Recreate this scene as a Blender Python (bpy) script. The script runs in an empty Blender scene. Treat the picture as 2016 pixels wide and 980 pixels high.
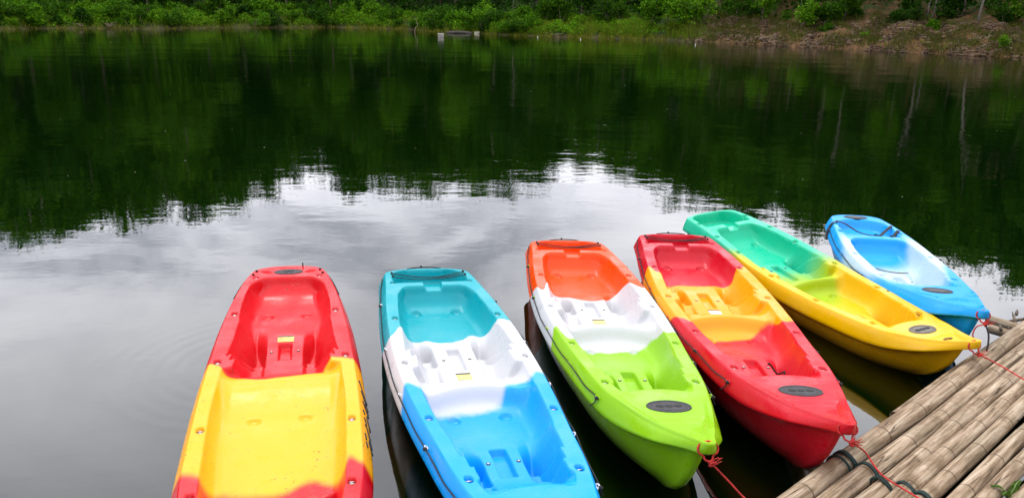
import bpy, math, random
import numpy as np
from mathutils import Matrix, Vector

sc = bpy.context.scene
R = math.radians
rng = np.random.default_rng(7)
random.seed(7)

# ------------------------------------------------------------------ camera
F_PX, PITCH, ROLL, CAM_H = 1451.0, R(18.124), R(1.009), 2.03
cd = bpy.data.cameras.new('camera')
cam = bpy.data.objects.new('camera', cd)
sc.collection.objects.link(cam)
cd.sensor_width = 36.0
cd.lens = 36.0 * F_PX / 2016.0
cd.clip_start, cd.clip_end = 0.05, 3000
_right, _up = Vector((1, 0, 0)), Vector((0, math.sin(PITCH), math.cos(PITCH)))
_fwd = Vector((0, math.cos(PITCH), -math.sin(PITCH)))
_r = math.cos(ROLL) * _right + math.sin(ROLL) * _up
_u = -math.sin(ROLL) * _right + math.cos(ROLL) * _up
cam.matrix_world = Matrix(((_r.x, _u.x, -_fwd.x, 0), (_r.y, _u.y, -_fwd.y, 0), (_r.z, _u.z, -_fwd.z, CAM_H), (0, 0, 0, 1)))
sc.camera = cam

# ------------------------------------------------------------------ node helper
class NT:
    def __init__(s, tree):
        s.t = tree; s.n = tree.nodes; s.l = tree.links
    def add(s, typ, ins=None, **props):
        n = s.n.new(typ)
        for k, v in props.items(): setattr(n, k, v)
        for k, v in (ins or {}).items():
            sock = n.inputs[k]
            if isinstance(v, bpy.types.NodeSocket): s.l.new(v, sock)
            else: sock.default_value = v
        return n
    def math(s, op, a, b=0.0, c=0.0, clamp=False):
        n = s.n.new('ShaderNodeMath'); n.operation = op; n.use_clamp = clamp
        for i, v in enumerate((a, b, c)):
            if isinstance(v, bpy.types.NodeSocket): s.l.new(v, n.inputs[i])
            else: n.inputs[i].default_value = v
        return n.outputs[0]
    def mix(s, f, a, b):
        n = s.n.new('ShaderNodeMix'); n.data_type = 'RGBA'
        for i, v in ((0, f), (6, a), (7, b)):
            if isinstance(v, bpy.types.NodeSocket): s.l.new(v, n.inputs[i])
            else: n.inputs[i].default_value = v if i == 0 else (*v[:3], 1)
        return n.outputs[2]
    def noise(s, vec, scale, detail=3, rough=.55, dist=0.0):
        n = s.add('ShaderNodeTexNoise', {'Scale': scale, 'Detail': detail, 'Roughness': rough, 'Distortion': dist})
        if vec is not None: s.l.new(vec, n.inputs['Vector'])
        return n.outputs[0]
    def ramp(s, f, stops, interp='LINEAR'):
        n = s.n.new('ShaderNodeValToRGB'); r = n.color_ramp; r.interpolation = interp
        while len(r.elements) < len(stops): r.elements.new(.5)
        for e, (p, c) in zip(r.elements, stops):
            e.position = p; e.color = (*c, 1) if len(c) == 3 else c
        s.l.new(f, n.inputs[0]); return n.outputs[0]
    def smooth(s, v, a, b):
        n = s.n.new('ShaderNodeMapRange'); n.interpolation_type = 'SMOOTHSTEP'
        s.l.new(v, n.inputs[0]); n.inputs[1].default_value = a; n.inputs[2].default_value = b
        return n.outputs[0]

# ------------------------------------------------------------------ sky (broken overcast over a pale blue sky)
world = bpy.data.worlds.new('World'); sc.world = world; world.use_nodes = True
w = NT(world.node_tree); w.n.clear()
SUN_EL, SUN_ROT = R(68), R(340)
sky = w.add('ShaderNodeTexSky', sky_type='NISHITA', sun_disc=False, sun_elevation=SUN_EL, sun_rotation=SUN_ROT,
            altitude=200.0, air_density=1.2, dust_density=2.0, ozone_density=1.0)
tc = w.add('ShaderNodeTexCoord')
sep = w.add('ShaderNodeSeparateXYZ', {0: tc.outputs['Generated']})
zz = w.math('MAXIMUM', w.math('ADD', sep.outputs[2], .12), .03)
cx = w.math('DIVIDE', sep.outputs[0], zz); cy = w.math('DIVIDE', sep.outputs[1], zz)
cv = w.add('ShaderNodeCombineXYZ', {0: cx, 1: cy, 2: 3.7}).outputs[0]
n1 = w.noise(cv, 1.0, 6, .56, .6)
n2 = w.noise(cv, 2.1, 5, .6, .3)
cl = w.math('ADD', w.math('MULTIPLY', n1, .75), w.math('MULTIPLY', n2, .25))
ccol = w.ramp(cl, [(.37, (12.5, 12.8, 14.6)), (.455, (21.5, 21.7, 23.8)), (.54, (26.0, 26.1, 27.9)), (.66, (31, 31, 32.5))])
el = w.smooth(sep.outputs[2], .30, .62)                    # the cloud deck thickens overhead, bright towards the horizon
ccol = w.mix(el, ccol, w.mix(.30, ccol, (8.5, 9.0, 10.5)))
ccol = w.mix(w.math('MULTIPLY', el, .14), ccol, (0, 0, 0))
cover = w.smooth(cl, .30, .42)
skyc = w.mix(w.math('MULTIPLY_ADD', cover, .20, .80), sky.outputs[0], ccol)
bg = w.add('ShaderNodeBackground', {'Color': skyc, 'Strength': 0.10})
wo = w.add('ShaderNodeOutputWorld', {'Surface': bg.outputs[0]})

sd = bpy.data.lights.new('sun', 'SUN'); sd.energy = 1.5; sd.angle = R(22); sd.color = (1, .97, .92)
sun = bpy.data.objects.new('sun', sd); sc.collection.objects.link(sun)
# Nishita: rotation 0 = +Y, clockwise seen from above
sdir = Vector((math.sin(SUN_ROT) * math.cos(SUN_EL), math.cos(SUN_ROT) * math.cos(SUN_EL), math.sin(SUN_EL)))
sun.rotation_euler = (-sdir).to_track_quat('-Z', 'Y').to_euler()

vs = sc.view_settings
vs.view_transform = 'Standard'; vs.look = 'None'; vs.exposure = 0.24; vs.gamma = 1.0; vs.use_curve_mapping = False
sc.render.engine = 'CYCLES'
sc.cycles.use_denoising = True
sc.cycles.max_bounces = 8; sc.cycles.diffuse_bounces = 3; sc.cycles.glossy_bounces = 3; sc.cycles.transparent_max_bounces = 4
sc.cycles.caustics_reflective = False; sc.cycles.caustics_refractive = False

# ------------------------------------------------------------------ object helpers
COL = sc.collection
def mesh_np(name, V, Q, smooth=True):
    """mesh from an (n,3) vertex array and an (m,k) face array, fast"""
    V = np.ascontiguousarray(V, dtype=np.float32); Q = np.ascontiguousarray(Q, dtype=np.int32)
    me = bpy.data.meshes.new(name)
    me.vertices.add(len(V)); me.vertices.foreach_set('co', V.ravel())
    k = Q.shape[1]
    me.loops.add(Q.size); me.loops.foreach_set('vertex_index', Q.ravel())
    me.polygons.add(len(Q))
    me.polygons.foreach_set('loop_start', np.arange(0, Q.size, k, dtype=np.int32))
    me.polygons.foreach_set('loop_total', np.full(len(Q), k, dtype=np.int32))
    me.polygons.foreach_set('use_smooth', np.full(len(Q), smooth))
    me.update(calc_edges=True); me.validate()
    return me
def obj(name, me, mat=None, parent=None, loc=None, label=None, cat=None, group=None, kind=None):
    o = bpy.data.objects.new(name, me); COL.objects.link(o)
    if mat is not None and me is not None and not me.materials: me.materials.append(mat)
    if parent is not None: o.parent = parent
    if loc is not None: o.location = loc
    for k, v in (('label', label), ('category', cat), ('group', group), ('kind', kind)):
        if v: o[k] = v
    return o
class MB:
    """collects pieces of one mesh"""
    def __init__(s): s.V = []; s.F = []; s.n = 0
    def add(s, V, F):
        s.V.append(np.asarray(V, float)); s.F += [tuple(int(i) + s.n for i in f) for f in F]; s.n += len(V)
    def mesh(s, name, smooth=True):
        me = bpy.data.meshes.new(name); me.from_pydata(np.concatenate(s.V).tolist(), [], s.F)
        me.polygons.foreach_set('use_smooth', np.full(len(me.polygons), smooth)); me.update(); return me
def catmull(P, n=6):
    P = np.asarray(P, float)
    if len(P) < 3: return P
    Q = np.vstack([2 * P[0] - P[1], P, 2 * P[-1] - P[-2]]); out = []
    for i in range(1, len(Q) - 2):
        for t in np.linspace(0, 1, n, endpoint=False):
            a, b, c, d = Q[i-1], Q[i], Q[i+1], Q[i+2]
            out.append(.5 * ((2*b) + (-a+c)*t + (2*a-5*b+4*c-d)*t*t + (-a+3*b-3*c+d)*t**3))
    out.append(P[-1]); return np.array(out)
def tube(P, r, sides=8, cap=True):
    """verts and faces of a tube along P; r scalar or per point"""
    P = np.asarray(P, float); n = len(P); r = np.broadcast_to(np.asarray(r, float), (n,))
    T = np.gradient(P, axis=0); T /= np.linalg.norm(T, axis=1)[:, None] + 1e-12
    up = np.array([0, 0, 1.]) if abs(T[0][2]) < .9 else np.array([1., 0, 0])
    a = np.cross(T[0], up); a /= np.linalg.norm(a)
    V = []; ang = np.linspace(0, 2*np.pi, sides, endpoint=False)
    for i in range(n):
        a = a - T[i] * (a @ T[i]); a /= np.linalg.norm(a) + 1e-12
        b = np.cross(T[i], a)
        V.append(P[i] + r[i] * (np.cos(ang)[:, None] * a + np.sin(ang)[:, None] * b))
    V = np.concatenate(V); F = []
    for i in range(n - 1):
        for j in range(sides):
            F.append((i*sides+j, i*sides+(j+1) % sides, (i+1)*sides+(j+1) % sides, (i+1)*sides+j))
    if cap: F.append(tuple(range(sides))[::-1]); F.append(tuple((n-1)*sides + j for j in range(sides)))
    return V, F
def tube_mesh(name, P, r, sides=8):
    m = MB(); m.add(*tube(P, r, sides)); return m.mesh(name)
def disc(c, rx, ry, th, seg=28, bev=.3, ax=np.eye(3)):
    """low bevelled oval plate: centre c (bottom), half axes rx, ry, thickness th"""
    a = np.linspace(0, 2*np.pi, seg, endpoint=False); V = []; prof = [(1, 0), (1, th*(1-bev)), (1-bev*th/max(rx, 1e-6)*1.2, th), (.6, th*1.04), (.3, th*1.05)]
    for k, z in prof: V.append(np.stack([k*rx*np.cos(a), k*ry*np.sin(a), np.full(seg, z)], -1))
    V.append(np.array([[0, 0, th*1.06]])); V = np.concatenate(V) @ np.asarray(ax) + c
    F = [(i*seg+j, i*seg+(j+1) % seg, (i+1)*seg+(j+1) % seg, (i+1)*seg+j) for i in range(len(prof)-1) for j in range(seg)]
    top = len(prof)*seg
    F += [((len(prof)-1)*seg+j, (len(prof)-1)*seg+(j+1) % seg, top) for j in range(seg)]
    return V, F

# ------------------------------------------------------------------ materials
def new_mat(name):
    m = bpy.data.materials.new(name); m.use_nodes = True; t = NT(m.node_tree); t.n.clear()
    out = t.add('ShaderNodeOutputMaterial'); p = t.add('ShaderNodeBsdfPrincipled')
    t.l.new(p.outputs[0], out.inputs[0]); return m, t, p, out
def plain(name, col, rough=.5, metal=0.0, var=.0, vscale=20, bump=0.0, bscale=60):
    m, t, p, out = new_mat(name)
    p.inputs['Roughness'].default_value = rough; p.inputs['Metallic'].default_value = metal
    tcn = t.add('ShaderNodeTexCoord').outputs['Object']
    if var:
        n = t.noise(tcn, vscale, 4)
        t.l.new(t.mix(t.smooth(n, .3, .7), [c*(1-var) for c in col], [min(1, c*(1+var)) for c in col]), p.inputs['Base Color'])
    else: p.inputs['Base Color'].default_value = (*col, 1)
    if bump:
        b = t.add('ShaderNodeBump', {'Height': t.noise(tcn, bscale, 3), 'Strength': bump, 'Distance': .01}); t.l.new(b.outputs[0], p.inputs['Normal'])
    return m

# ------------------------------------------------------------------ kayak shape functions
def sst(a,b,x):
    t=np.clip((x-a)/(b-a),0,1); return t*t*(3-2*t)
def interp(xs,ys):
    # smooth monotone-ish interpolation (cubic Hermite, Catmull-Rom tangents)
    xs=np.array(xs,float);ys=np.array(ys,float)
    m=np.gradient(ys,xs)
    def f(x):
        x=np.clip(x,xs[0],xs[-1]); i=np.clip(np.searchsorted(xs,x)-1,0,len(xs)-2)
        h=xs[i+1]-xs[i]; t=(x-xs[i])/h
        return ((2*t**3-3*t**2+1)*ys[i]+(t**3-2*t**2+t)*h*m[i]+(-2*t**3+3*t**2)*ys[i+1]+(t**3-t**2)*h*m[i+1])
    return f
def bump(u,w,u0,w0,ru,rw):
    q=((u-u0)/ru)**2+((w-w0)/rw)**2
    return np.where(q<1,(1-q)**2*(1+2*q),0)
def flat_dip(u,w,u0,w0,ru,rw,soft=.35):
    q=np.sqrt(((u-u0)/ru)**2+((w-w0)/rw)**2)
    return 1-sst(1-soft,1,q)
def box(u,w,ua,ub,wa,e=.012):
    return sst(ua-e,ua+e,u)*(1-sst(ub-e,ub+e,u))*(1-sst(wa-e,wa+e,np.abs(w)))
def ends(u,L,Wm,rs,rb):
    W=Wm(u)
    s=np.clip(u/rs,0,1); W=W*(1-(1-s)**2.4)**(1/2.4)
    b=np.clip((L-u)/rb,0,1); W=W*(1-(1-b)**2)**.5
    return W
def foot_well(fl,u,aw,Wc,u0,u1,k1,u2,k2,u3,k3,wi,deep=.240,rise=.050):
    x=np.maximum(0,aw-(wi+.055))
    q1=u-u1-k1*x; q2=u-u2-k2*x; q3=u-u3-k3*x
    t=np.clip((aw-(wi+.06))/np.maximum(Wc-(wi+.06),.02),0,1.2)
    st=deep*(1-t**1.25)-rise*sst(-.003,.011,q1)-rise*sst(-.003,.011,q2)+.016*np.clip(q1/.16+1,0,1)*(q1<0)+.030*np.clip(q1/.15,0,1)*(1-sst(-.003,.011,q2))+.026*np.clip(q2/.16,0,1)*(q2>=0)-.010
    st=np.maximum(0,st-.04*(1-sst(u0-.1,u0+.12,u)))
    wd=.022+.08*(1-sst(u0-.05,u1+.02,u))
    m=sst(wi-.006,wi-.006+wd,aw)*sst(u0-.14,u0+.10,u)*(1-sst(-.004,.014,q3))
    return fl*(1-m)+np.where(aw<wi+.06,np.maximum(fl,st),st)*m
HOLES_T=[(.321,.257),(.889,.309),(1.445,.324),(2.027,.291),(2.548,.224)]
class Tandem:
    L=3.34
    Wm=staticmethod(interp([0,.15,.34,.78,1.1,1.4,1.67,2.2,2.62,2.93,3.14,3.26,3.34],[.27,.287,.303,.345,.362,.364,.353,.302,.246,.164,.090,.042,.018]))
    sheer=staticmethod(interp([0,.2,.40,.889,1.445,2.027,2.548,2.83,3.1,3.34],[.05,.062,.060,.036,.009,.004,.022,.036,.075,.135]))
    holes=HOLES_T
    hatches=[(2.835,.098,.064)]
    slots=[(1.072,1.335,.12),(2.13,2.353,.12)]
    screws=[(1.209,.074),(2.244,.068)]
    Wc=staticmethod(interp([.38,.5,.62,.88,1.2,1.5,1.7,2.2,2.45,2.62,2.75],[.222,.243,.258,.282,.300,.296,.285,.240,.208,.185,.15]))
    def W(s,u): return ends(u,s.L,s.Wm,.13,.03)
    def depth(s,u,w):
        aw=np.abs(w); Wc=s.Wc(u)
        # stern well
        d=.105*sst(.018,.05,u)*(1-sst(.308,.332,u))*(1-sst(-.02,.008,aw-np.minimum(.245,s.W(u)-.05)))
        # cockpit floor profile (centre line)
        fl=interp([.385,.41,.45,.50,.58,.72,.86,.95,1.04,1.30,1.47,1.56,1.615,1.64],[0,.045,.105,.136,.150,.150,.142,.134,.128,.122,.115,.08,.057,.055])(u)
        uu=u-.065*(aw/.22)**2
        f2=interp([1.64,1.655,1.69,1.74,1.80,1.9,2.0,2.08,2.16,2.42,2.50,2.58,2.64],[.055,.07,.118,.145,.155,.152,.143,.135,.128,.122,.09,.03,0])(uu)
        f2=np.where(uu<1.64,.055*sst(1.50,1.60,u)+.055*(1-sst(1.50,1.60,u)),f2)
        lam=sst(1.60,1.63,uu)
        fl=np.where(u<1.60,fl,fl*(1-lam)+f2*lam)
        # foot wells
        # side wall: depth fades to the rim
        wl=1-np.clip((aw-Wc+.085)/.087,0,1)**2.6
        ck=fl*wl*sst(.375,.39,u+.0*aw)
        for a in ((.98,1.10,1.7,1.265,1.1,1.468,.35,.118),(2.15,2.28,1.3,2.41,1.0,2.525,.80,.090)): ck=foot_well(ck,u,aw,Wc,*a)
        # rounded back corners of the rear cockpit
        cr=sst(0,.03,(u-.385)-.075*np.clip((aw-.165)/.06,0,1.2)**2)
        ck=ck*cr
        d=np.maximum(d,ck)
        # notch in the back ridge
        d=np.maximum(d,.034*box(u,w,.315,.42,.055,.010))
        for a,b,z0 in s.slots: d=d+.036*box(u,w,a,b,.034,.007)
        for u0 in (.525,1.805):
            for sg in (-1,1): d=d+.016*bump(u,w,u0,sg*.13,.032,.04)
        d=s.common(d,u,w)
        # raised lip round the bow deck
        W=s.W(u); d=d-.010*sst(2.66,2.85,u)*sst(-.04,-.012,aw-W)+.012*sst(2.95,3.0,u)*(1-sst(3.16,3.22,u))*(1-sst(-.055,-.03,aw-W))
        return d
    def common(s,d,u,w):
        for u0,w0 in s.holes:
            for sg in (-1,1): d=d+.036*flat_dip(u,w,u0,sg*w0,.027,.019,.45)
        for (u0,rw,ru) in s.hatches: d=d+.010*flat_dip(u,w,u0,0,ru+.006,rw+.006,.12)
        return d
    def z(s,u,w): return .27+s.sheer(u)-s.depth(u,w)
class Slim(Tandem):
    L=2.955
    def __init__(s):
        s.m=interp([0,.434,.964,1.126,1.424,1.491,1.898,2.353,2.558,2.955],[0,.371,.889,1.18,1.445,1.60,2.027,2.548,2.80,3.34])
        T=Tandem()
        s.T=T
        s.holes=[(.28,.225),(.62,.247),(.964,.257),(1.424,.267),(1.898,.239),(2.353,.169)]
        s.hatches=[(2.56,.075,.06)]
        s.slots=[];s.screws=[(1.12,.062)]
    def Wm(s,u): return Tandem.Wm(s.m(u))*.84
    def sheer(s,u): return Tandem.sheer(s.m(u))-.044
    def W(s,u): return ends(u,s.L,s.Wm,.10,.03)
    def depth(s,u,w):
        T=s.T; hh,ht=T.holes,T.hatches; T.holes=[];T.hatches=[]
        d=T.depth(s.m(u),w/.84); T.holes,T.hatches=hh,ht
        return s.common(d,u,w)
class Single(Tandem):
    L=2.52
    Wm=staticmethod(interp([0,.15,.5,1.1,1.55,1.85,2.03,2.25,2.42,2.52],[.19,.215,.272,.312,.286,.232,.182,.108,.042,.018]))
    sheer=staticmethod(interp([0,.2,.6,1.1,1.6,2.0,2.25,2.52],[.05,.05,.03,.008,.01,.04,.075,.135]))
    holes=[(.50,.235),(1.05,.272),(1.55,.240)]
    hatches=[(.085,.095,.05),(1.875,.09,.062)]
    slots=[(1.20,1.36,.12)]
    screws=[(1.30,.07)]
    Wc=staticmethod(interp([.6,.75,1.1,1.5,1.7,1.8],[.20,.225,.245,.225,.19,.15]))
    def W(s,u): return ends(u,s.L,s.Wm,.12,.03)
    def depth(s,u,w):
        aw=np.abs(w);Wc=s.Wc(u)
        d=.085*sst(.13,.19,u-.1*(aw/.2)**2)*(1-sst(.56,.60,u))*(1-sst(-.022,.012,aw-np.minimum(.21,s.W(u)-.045)))
        fl=interp([.655,.68,.72,.78,.88,1.0,1.1,1.18,1.45,1.56,1.66,1.74],[0,.045,.105,.132,.146,.142,.132,.125,.118,.10,.04,0])(u)
        wall=1-np.clip((aw-Wc+.08)/.082,0,1)**2.6
        fl=foot_well(fl*wall,u,aw,Wc,1.10,1.35,1.3,1.475,1.0,1.60,.7,.085,.215,.045); wall=1
        ck=fl*wall*sst(0,.03,(u-.655)-.10*np.clip((aw-.14)/.09,0,1)**2)
        d=np.maximum(d,ck)
        for a,b,z0 in s.slots: d=d+.03*box(u,w,a,b,.03,.007)
        d=s.common(d,u,w)
        W=s.W(u); d=d-.010*sst(1.75,1.95,u)*sst(-.035,-.010,aw-W)
        return d
class Wide(Tandem):
    L=3.40
    Wm=staticmethod(interp([0,.12,.25,.78,1.34,1.97,2.44,2.8,3.1,3.4],[.20,.225,.25,.322,.353,.355,.334,.27,.17,.05]))
    sheer=staticmethod(interp([0,.25,.787,1.34,1.97,2.44,3.0,3.4],[.045,.06,.036,.01,0,0,.05,.12]))
    holes=[(.247,.199),(.783,.284),(1.34,.318),(1.97,.32),(2.44,.296)]
    hatches=[(.15,.088,.05)]
    slots=[(.97,1.16,.10)]
    screws=[(1.07,.072)]
    Wc=staticmethod(interp([.24,.4,.58,.85,1.1,1.34,1.75,2.15,2.44,2.8],[.212,.228,.248,.257,.270,.288,.298,.286,.268,.2]))
    def W(s,u): return ends(u,s.L,s.Wm,.13,.07)
    def depth(s,u,w):
        aw=np.abs(w);Wc=s.Wc(u)
        fl=interp([.235,.26,.32,.40,.50,.62,.78,.88,.98,1.25,1.36,1.44,1.49,1.56,1.66,1.75,1.95,2.1,2.3,2.42,2.5,2.6,2.8,3.0,3.1],
                  [0,.035,.095,.126,.140,.138,.126,.116,.108,.10,.085,.050,.036,.044,.066,.080,.082,.09,.105,.105,.095,.09,.08,.04,0])(u)
        m2=sst(.11,.15,aw)*sst(2.36,2.46,u)*(1-sst(2.85,3,u)); fl=fl*(1-m2)+np.maximum(fl,.16)*m2
        wall=1-np.clip((aw-Wc+.085)/.087,0,1)**2.6
        fl=foot_well(fl*wall,u,aw,Wc,.83,1.11,1.3,1.235,.8,1.375,.25,.100,.215,.045); wall=1
        ck=fl*wall*sst(0,.035,(u-.240)-.10*np.clip((aw-.10)/.11,0,1.2)**2)
        d=ck
        for a,b,z0 in s.slots: d=d+.034*box(u,w,a,b,.032,.007)
        for u0 in (.56,1.80):
            for sg in (-1,1): d=d+.014*bump(u,w,u0,sg*.115,.03,.04)
        # moulded pockets either side of the stern hatch
        for sg in (-1,1): d=d+.02*flat_dip(u+.45*(w-sg*.14)*sg,w,.135,sg*.14,.035,.04,.4)
        d=d+.012*flat_dip(u,w,.05,0,.012,.07,.5)
        d=d+.05*flat_dip(u,w,2.40,.215,.028,.028,.3)+.05*flat_dip(u,w,2.40,-.215,.028,.028,.3)
        return s.common(d,u,w)
# hull rows: (extra width, drop, stern pull-in, bow pull-in, width factor)
ROWS=[(.0025,.002,0,0,1),(.009,.010,0,0,1),(.024,.042,-.003,.003,1),(.039,.078,-.005,.007,1),(.045,.096,-.006,.012,1),(.042,.106,-.004,.022,1),(.024,.113,.008,.085,1),(.014,.13,.02,.10,1),
      (.002,.175,.04,.13,1),(-.008,.225,.06,.17,.98),(-.008,.275,.09,.23,.92),(0,.32,.12,.31,.80),(0,.355,.17,.41,.60),(0,.385,.23,.52,.33),(0,.395,.28,.60,0)]
def build(K,nu,nw):
    """returns verts (w,u,z) array and quad faces"""
    L=K.L
    # denser toward the two ends
    s=np.linspace(0,1,nu+1); u=L*(s-.035*np.sin(2*np.pi*s)/ (2*np.pi)*1.6); u[0]=0;u[-1]=L
    t=np.linspace(-1,1,nw+1)
    W=K.W(u)
    UU=np.repeat(u[:,None],nw+1,1); WW=W[:,None]*t[None,:]
    Z=K.z(UU,WW)
    sh=.27+K.sheer(u)
    rows=[]
    def rowpts(r,sg):
        ew,dz,ps,pb,kf=r
        e=np.minimum(1,W/.10)
        uu=ps+(u/L)*(L-ps-pb)
        ww=sg*(W*kf+ew*e)
        g=1-.55*sst(.80,1,u/L)                   # the moulded lip gets thinner towards the bow
        kk=np.clip((dz-.106)/.25,0,1)
        zz=sh-dz*g*(1-kk)-dz*kk if dz<=.107 else sh-dz+.106*(1-g)*(1-kk)
        # flatten the bottom: the keel does not follow the sheer
        k=np.clip((dz-.10)/.28,0,1); zz=zz-(sh-.275)*k*.75
        return np.stack([ww,uu,zz],-1)
    P=np.stack([WW,UU,Z],-1)          # nu+1,nw+1,3
    left=[rowpts(r,-1) for r in ROWS[::-1]]   # keel ... rim
    right=[rowpts(r,1) for r in ROWS]
    G=np.concatenate([np.stack(left,1),P,np.stack(right[:],1)],1)
    n0,n1=G.shape[:2]
    idx=np.arange(n0*n1).reshape(n0,n1)
    q=np.stack([idx[:-1,:-1],idx[1:,:-1],idx[1:,1:],idx[:-1,1:]],-1).reshape(-1,4)
    return G.reshape(-1,3),q

# ================================================================== water
def water_material():
    m, t, p, out = new_mat('lake_water')
    g = t.add('ShaderNodeNewGeometry').outputs['Position']
    p.inputs['Base Color'].default_value = (.0008, .0048, .0004, 1)
    p.inputs['Roughness'].default_value = .015
    p.inputs['IOR'].default_value = WATER_IOR
    sepp = t.add('ShaderNodeSeparateXYZ', {0: g})
    # wind patches: calm near the raft, ruffled farther out
    patch = t.smooth(t.noise(g, .09, 3, .5), .38, .66)
    far = t.smooth(sepp.outputs[1], 3.5, 16.0)
    amp = t.math('MULTIPLY_ADD', t.math('MULTIPLY', patch, far), .75, t.math('MULTIPLY_ADD', far, .45, .16))
    wv = t.add('ShaderNodeMapping', {'Vector': g, 'Rotation': (0, 0, R(14)), 'Scale': (.55, 1.0, 1)}).outputs[0]
    swell = t.noise(wv, .55, 2, .45)
    mid = t.noise(wv, 2.0, 3, .5, .4)
    fine = t.noise(wv, 7.0, 3, .55, .3)
    h = t.math('ADD', t.math('MULTIPLY', swell, .050), t.math('ADD', t.math('MULTIPLY', mid, .022), t.math('MULTIPLY', fine, .0068)))
    h = t.math('MULTIPLY', h, amp)
    # expanding rings left by something touching the water beside the red kayak
    vx = t.math('SUBTRACT', sepp.outputs[0], -1.62); vy = t.math('SUBTRACT', sepp.outputs[1], 4.05)
    rr = t.math('SQRT', t.math('ADD', t.math('MULTIPLY', vx, vx), t.math('MULTIPLY', vy, vy)))
    env = t.math('MULTIPLY', t.smooth(rr, .18, .4), t.math('SUBTRACT', 1.0, t.smooth(rr, .5, 1.15)))
    ring = t.math('MULTIPLY', t.math('MULTIPLY', t.math('SINE', t.math('MULTIPLY', rr, 62.0)), .0004), env)
    h = t.math('ADD', h, ring)
    b = t.add('ShaderNodeBump', {'Height': h, 'Strength': 1.0, 'Distance': .30})
    t.l.new(b.outputs[0], p.inputs['Normal'])
    return m
WATER_IOR = 1.72
WATER_Z = -.06
obj('water', mesh_np('water', [(-600, -200, WATER_Z), (600, -200, WATER_Z), (600, 600, WATER_Z), (-600, 600, WATER_Z)], [[0, 1, 2, 3]], False), water_material(), kind='structure')

# ================================================================== far bank
SH_AZ = [-90, -60, -45, -34, -30.7, -25.4, -21.2, -14, -8.1, -5.5, -.6, 3.2, 7, 10.7, 14.3, 17.8, 21.2, 24.5, 27.6, 30.5, 33.7, 45, 60, 90]
SH_R = [70, 66, 65, 65.5, 67.5, 66.5, 69.5, 75.5, 71.5, 64.8, 60.9, 58.5, 57.5, 56.7, 55.3, 53.4, 51.6, 50.6, 49.6, 48.9, 48.7, 48, 48, 50]
SK_AZ = [-90, -50, -36.2, -33.4, -28.6, -24.5, -20.6, -17.6, -12.3, -5.6, -.4, 2.7, 5.5, 9.5, 12.7, 17.3, 22.9, 28.1, 33.1, 36.7, 50, 90]
SK_EL = [15, 14, 13.8, 13.8, 13.6, 13.3, 12.9, 12.1, 12.4, 12.7, 12.4, 10.9, 10.4, 11.1, 12.4, 13.0, 13.5, 14.0, 14.6, 14.9, 15.2, 15.5]
def vnoise(x, y, seed=0):
    """cheap smooth value noise"""
    r = np.random.default_rng(seed).random((64, 64)); x = np.asarray(x, float); y = np.asarray(y, float)
    xi = np.floor(x).astype(int); yi = np.floor(y).astype(int); fx = x-xi; fy = y-yi; fx = fx*fx*(3-2*fx); fy = fy*fy*(3-2*fy)
    g = lambda i, j: r[i % 64, j % 64]
    return (g(xi, yi)*(1-fx)+g(xi+1, yi)*fx)*(1-fy)+(g(xi, yi+1)*(1-fx)+g(xi+1, yi+1)*fx)*fy
def shore(az): return np.interp(az, SH_AZ, SH_R) + (vnoise(np.asarray(az)*.9, 3, 5)-.5)*1.6 + (vnoise(np.asarray(az)*3.1, 9, 6)-.5)*.7
def rubble(az): return sst(11.5, 15.5, az)                # the bare stony stretch on the right
def bank_z(az, e):
    az = np.asarray(az, float); e = np.asarray(e, float)
    g = .55*(1-np.exp(-np.maximum(e, 0)/1.1)) + .10*np.maximum(e, 0) + .006*np.maximum(e-4, 0)**1.6*1.6
    rb = .30*(1-np.exp(-np.maximum(e, 0)/.9)) + .20*np.maximum(e, 0) + .004*np.maximum(e-4, 0)**1.6
    k = rubble(az); z = g*(1-k)+rb*k + .0075*np.maximum(e-15, 0)**1.7
    x = az*1.05
    z = z + (vnoise(x*1.0, e*.55, 1)-.5)*.55*sst(0, 2.5, e) + (vnoise(x*3, e*1.6, 2)-.5)*.30*sst(.0, 1.2, e) + (vnoise(x*.4, e*.12, 3)-.5)*2.2*sst(4, 14, e)
    return np.where(e < 0, e*.35, z)
def polar(az, e):
    r = shore(az)+e; a = np.radians(az); return r*np.sin(a), r*np.cos(a)
azs = np.concatenate([np.arange(-90, -37, 1.0), np.arange(-37, 37, .16), np.arange(37, 90.1, 1.0)])
es = np.concatenate([np.arange(-3, 0, .6), np.arange(0, 8, .25), np.arange(8, 20, .8), np.arange(20, 75, 3.)])
AZ, E = np.meshgrid(azs, es, indexing='ij')
X, Y = polar(AZ, E)
Zt = bank_z(AZ, E)
idx = np.arange(AZ.size).reshape(AZ.shape)
Q = np.stack([idx[:-1, :-1], idx[:-1, 1:], idx[1:, 1:], idx[1:, :-1]], -1).reshape(-1, 4)[:, ::-1]
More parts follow.
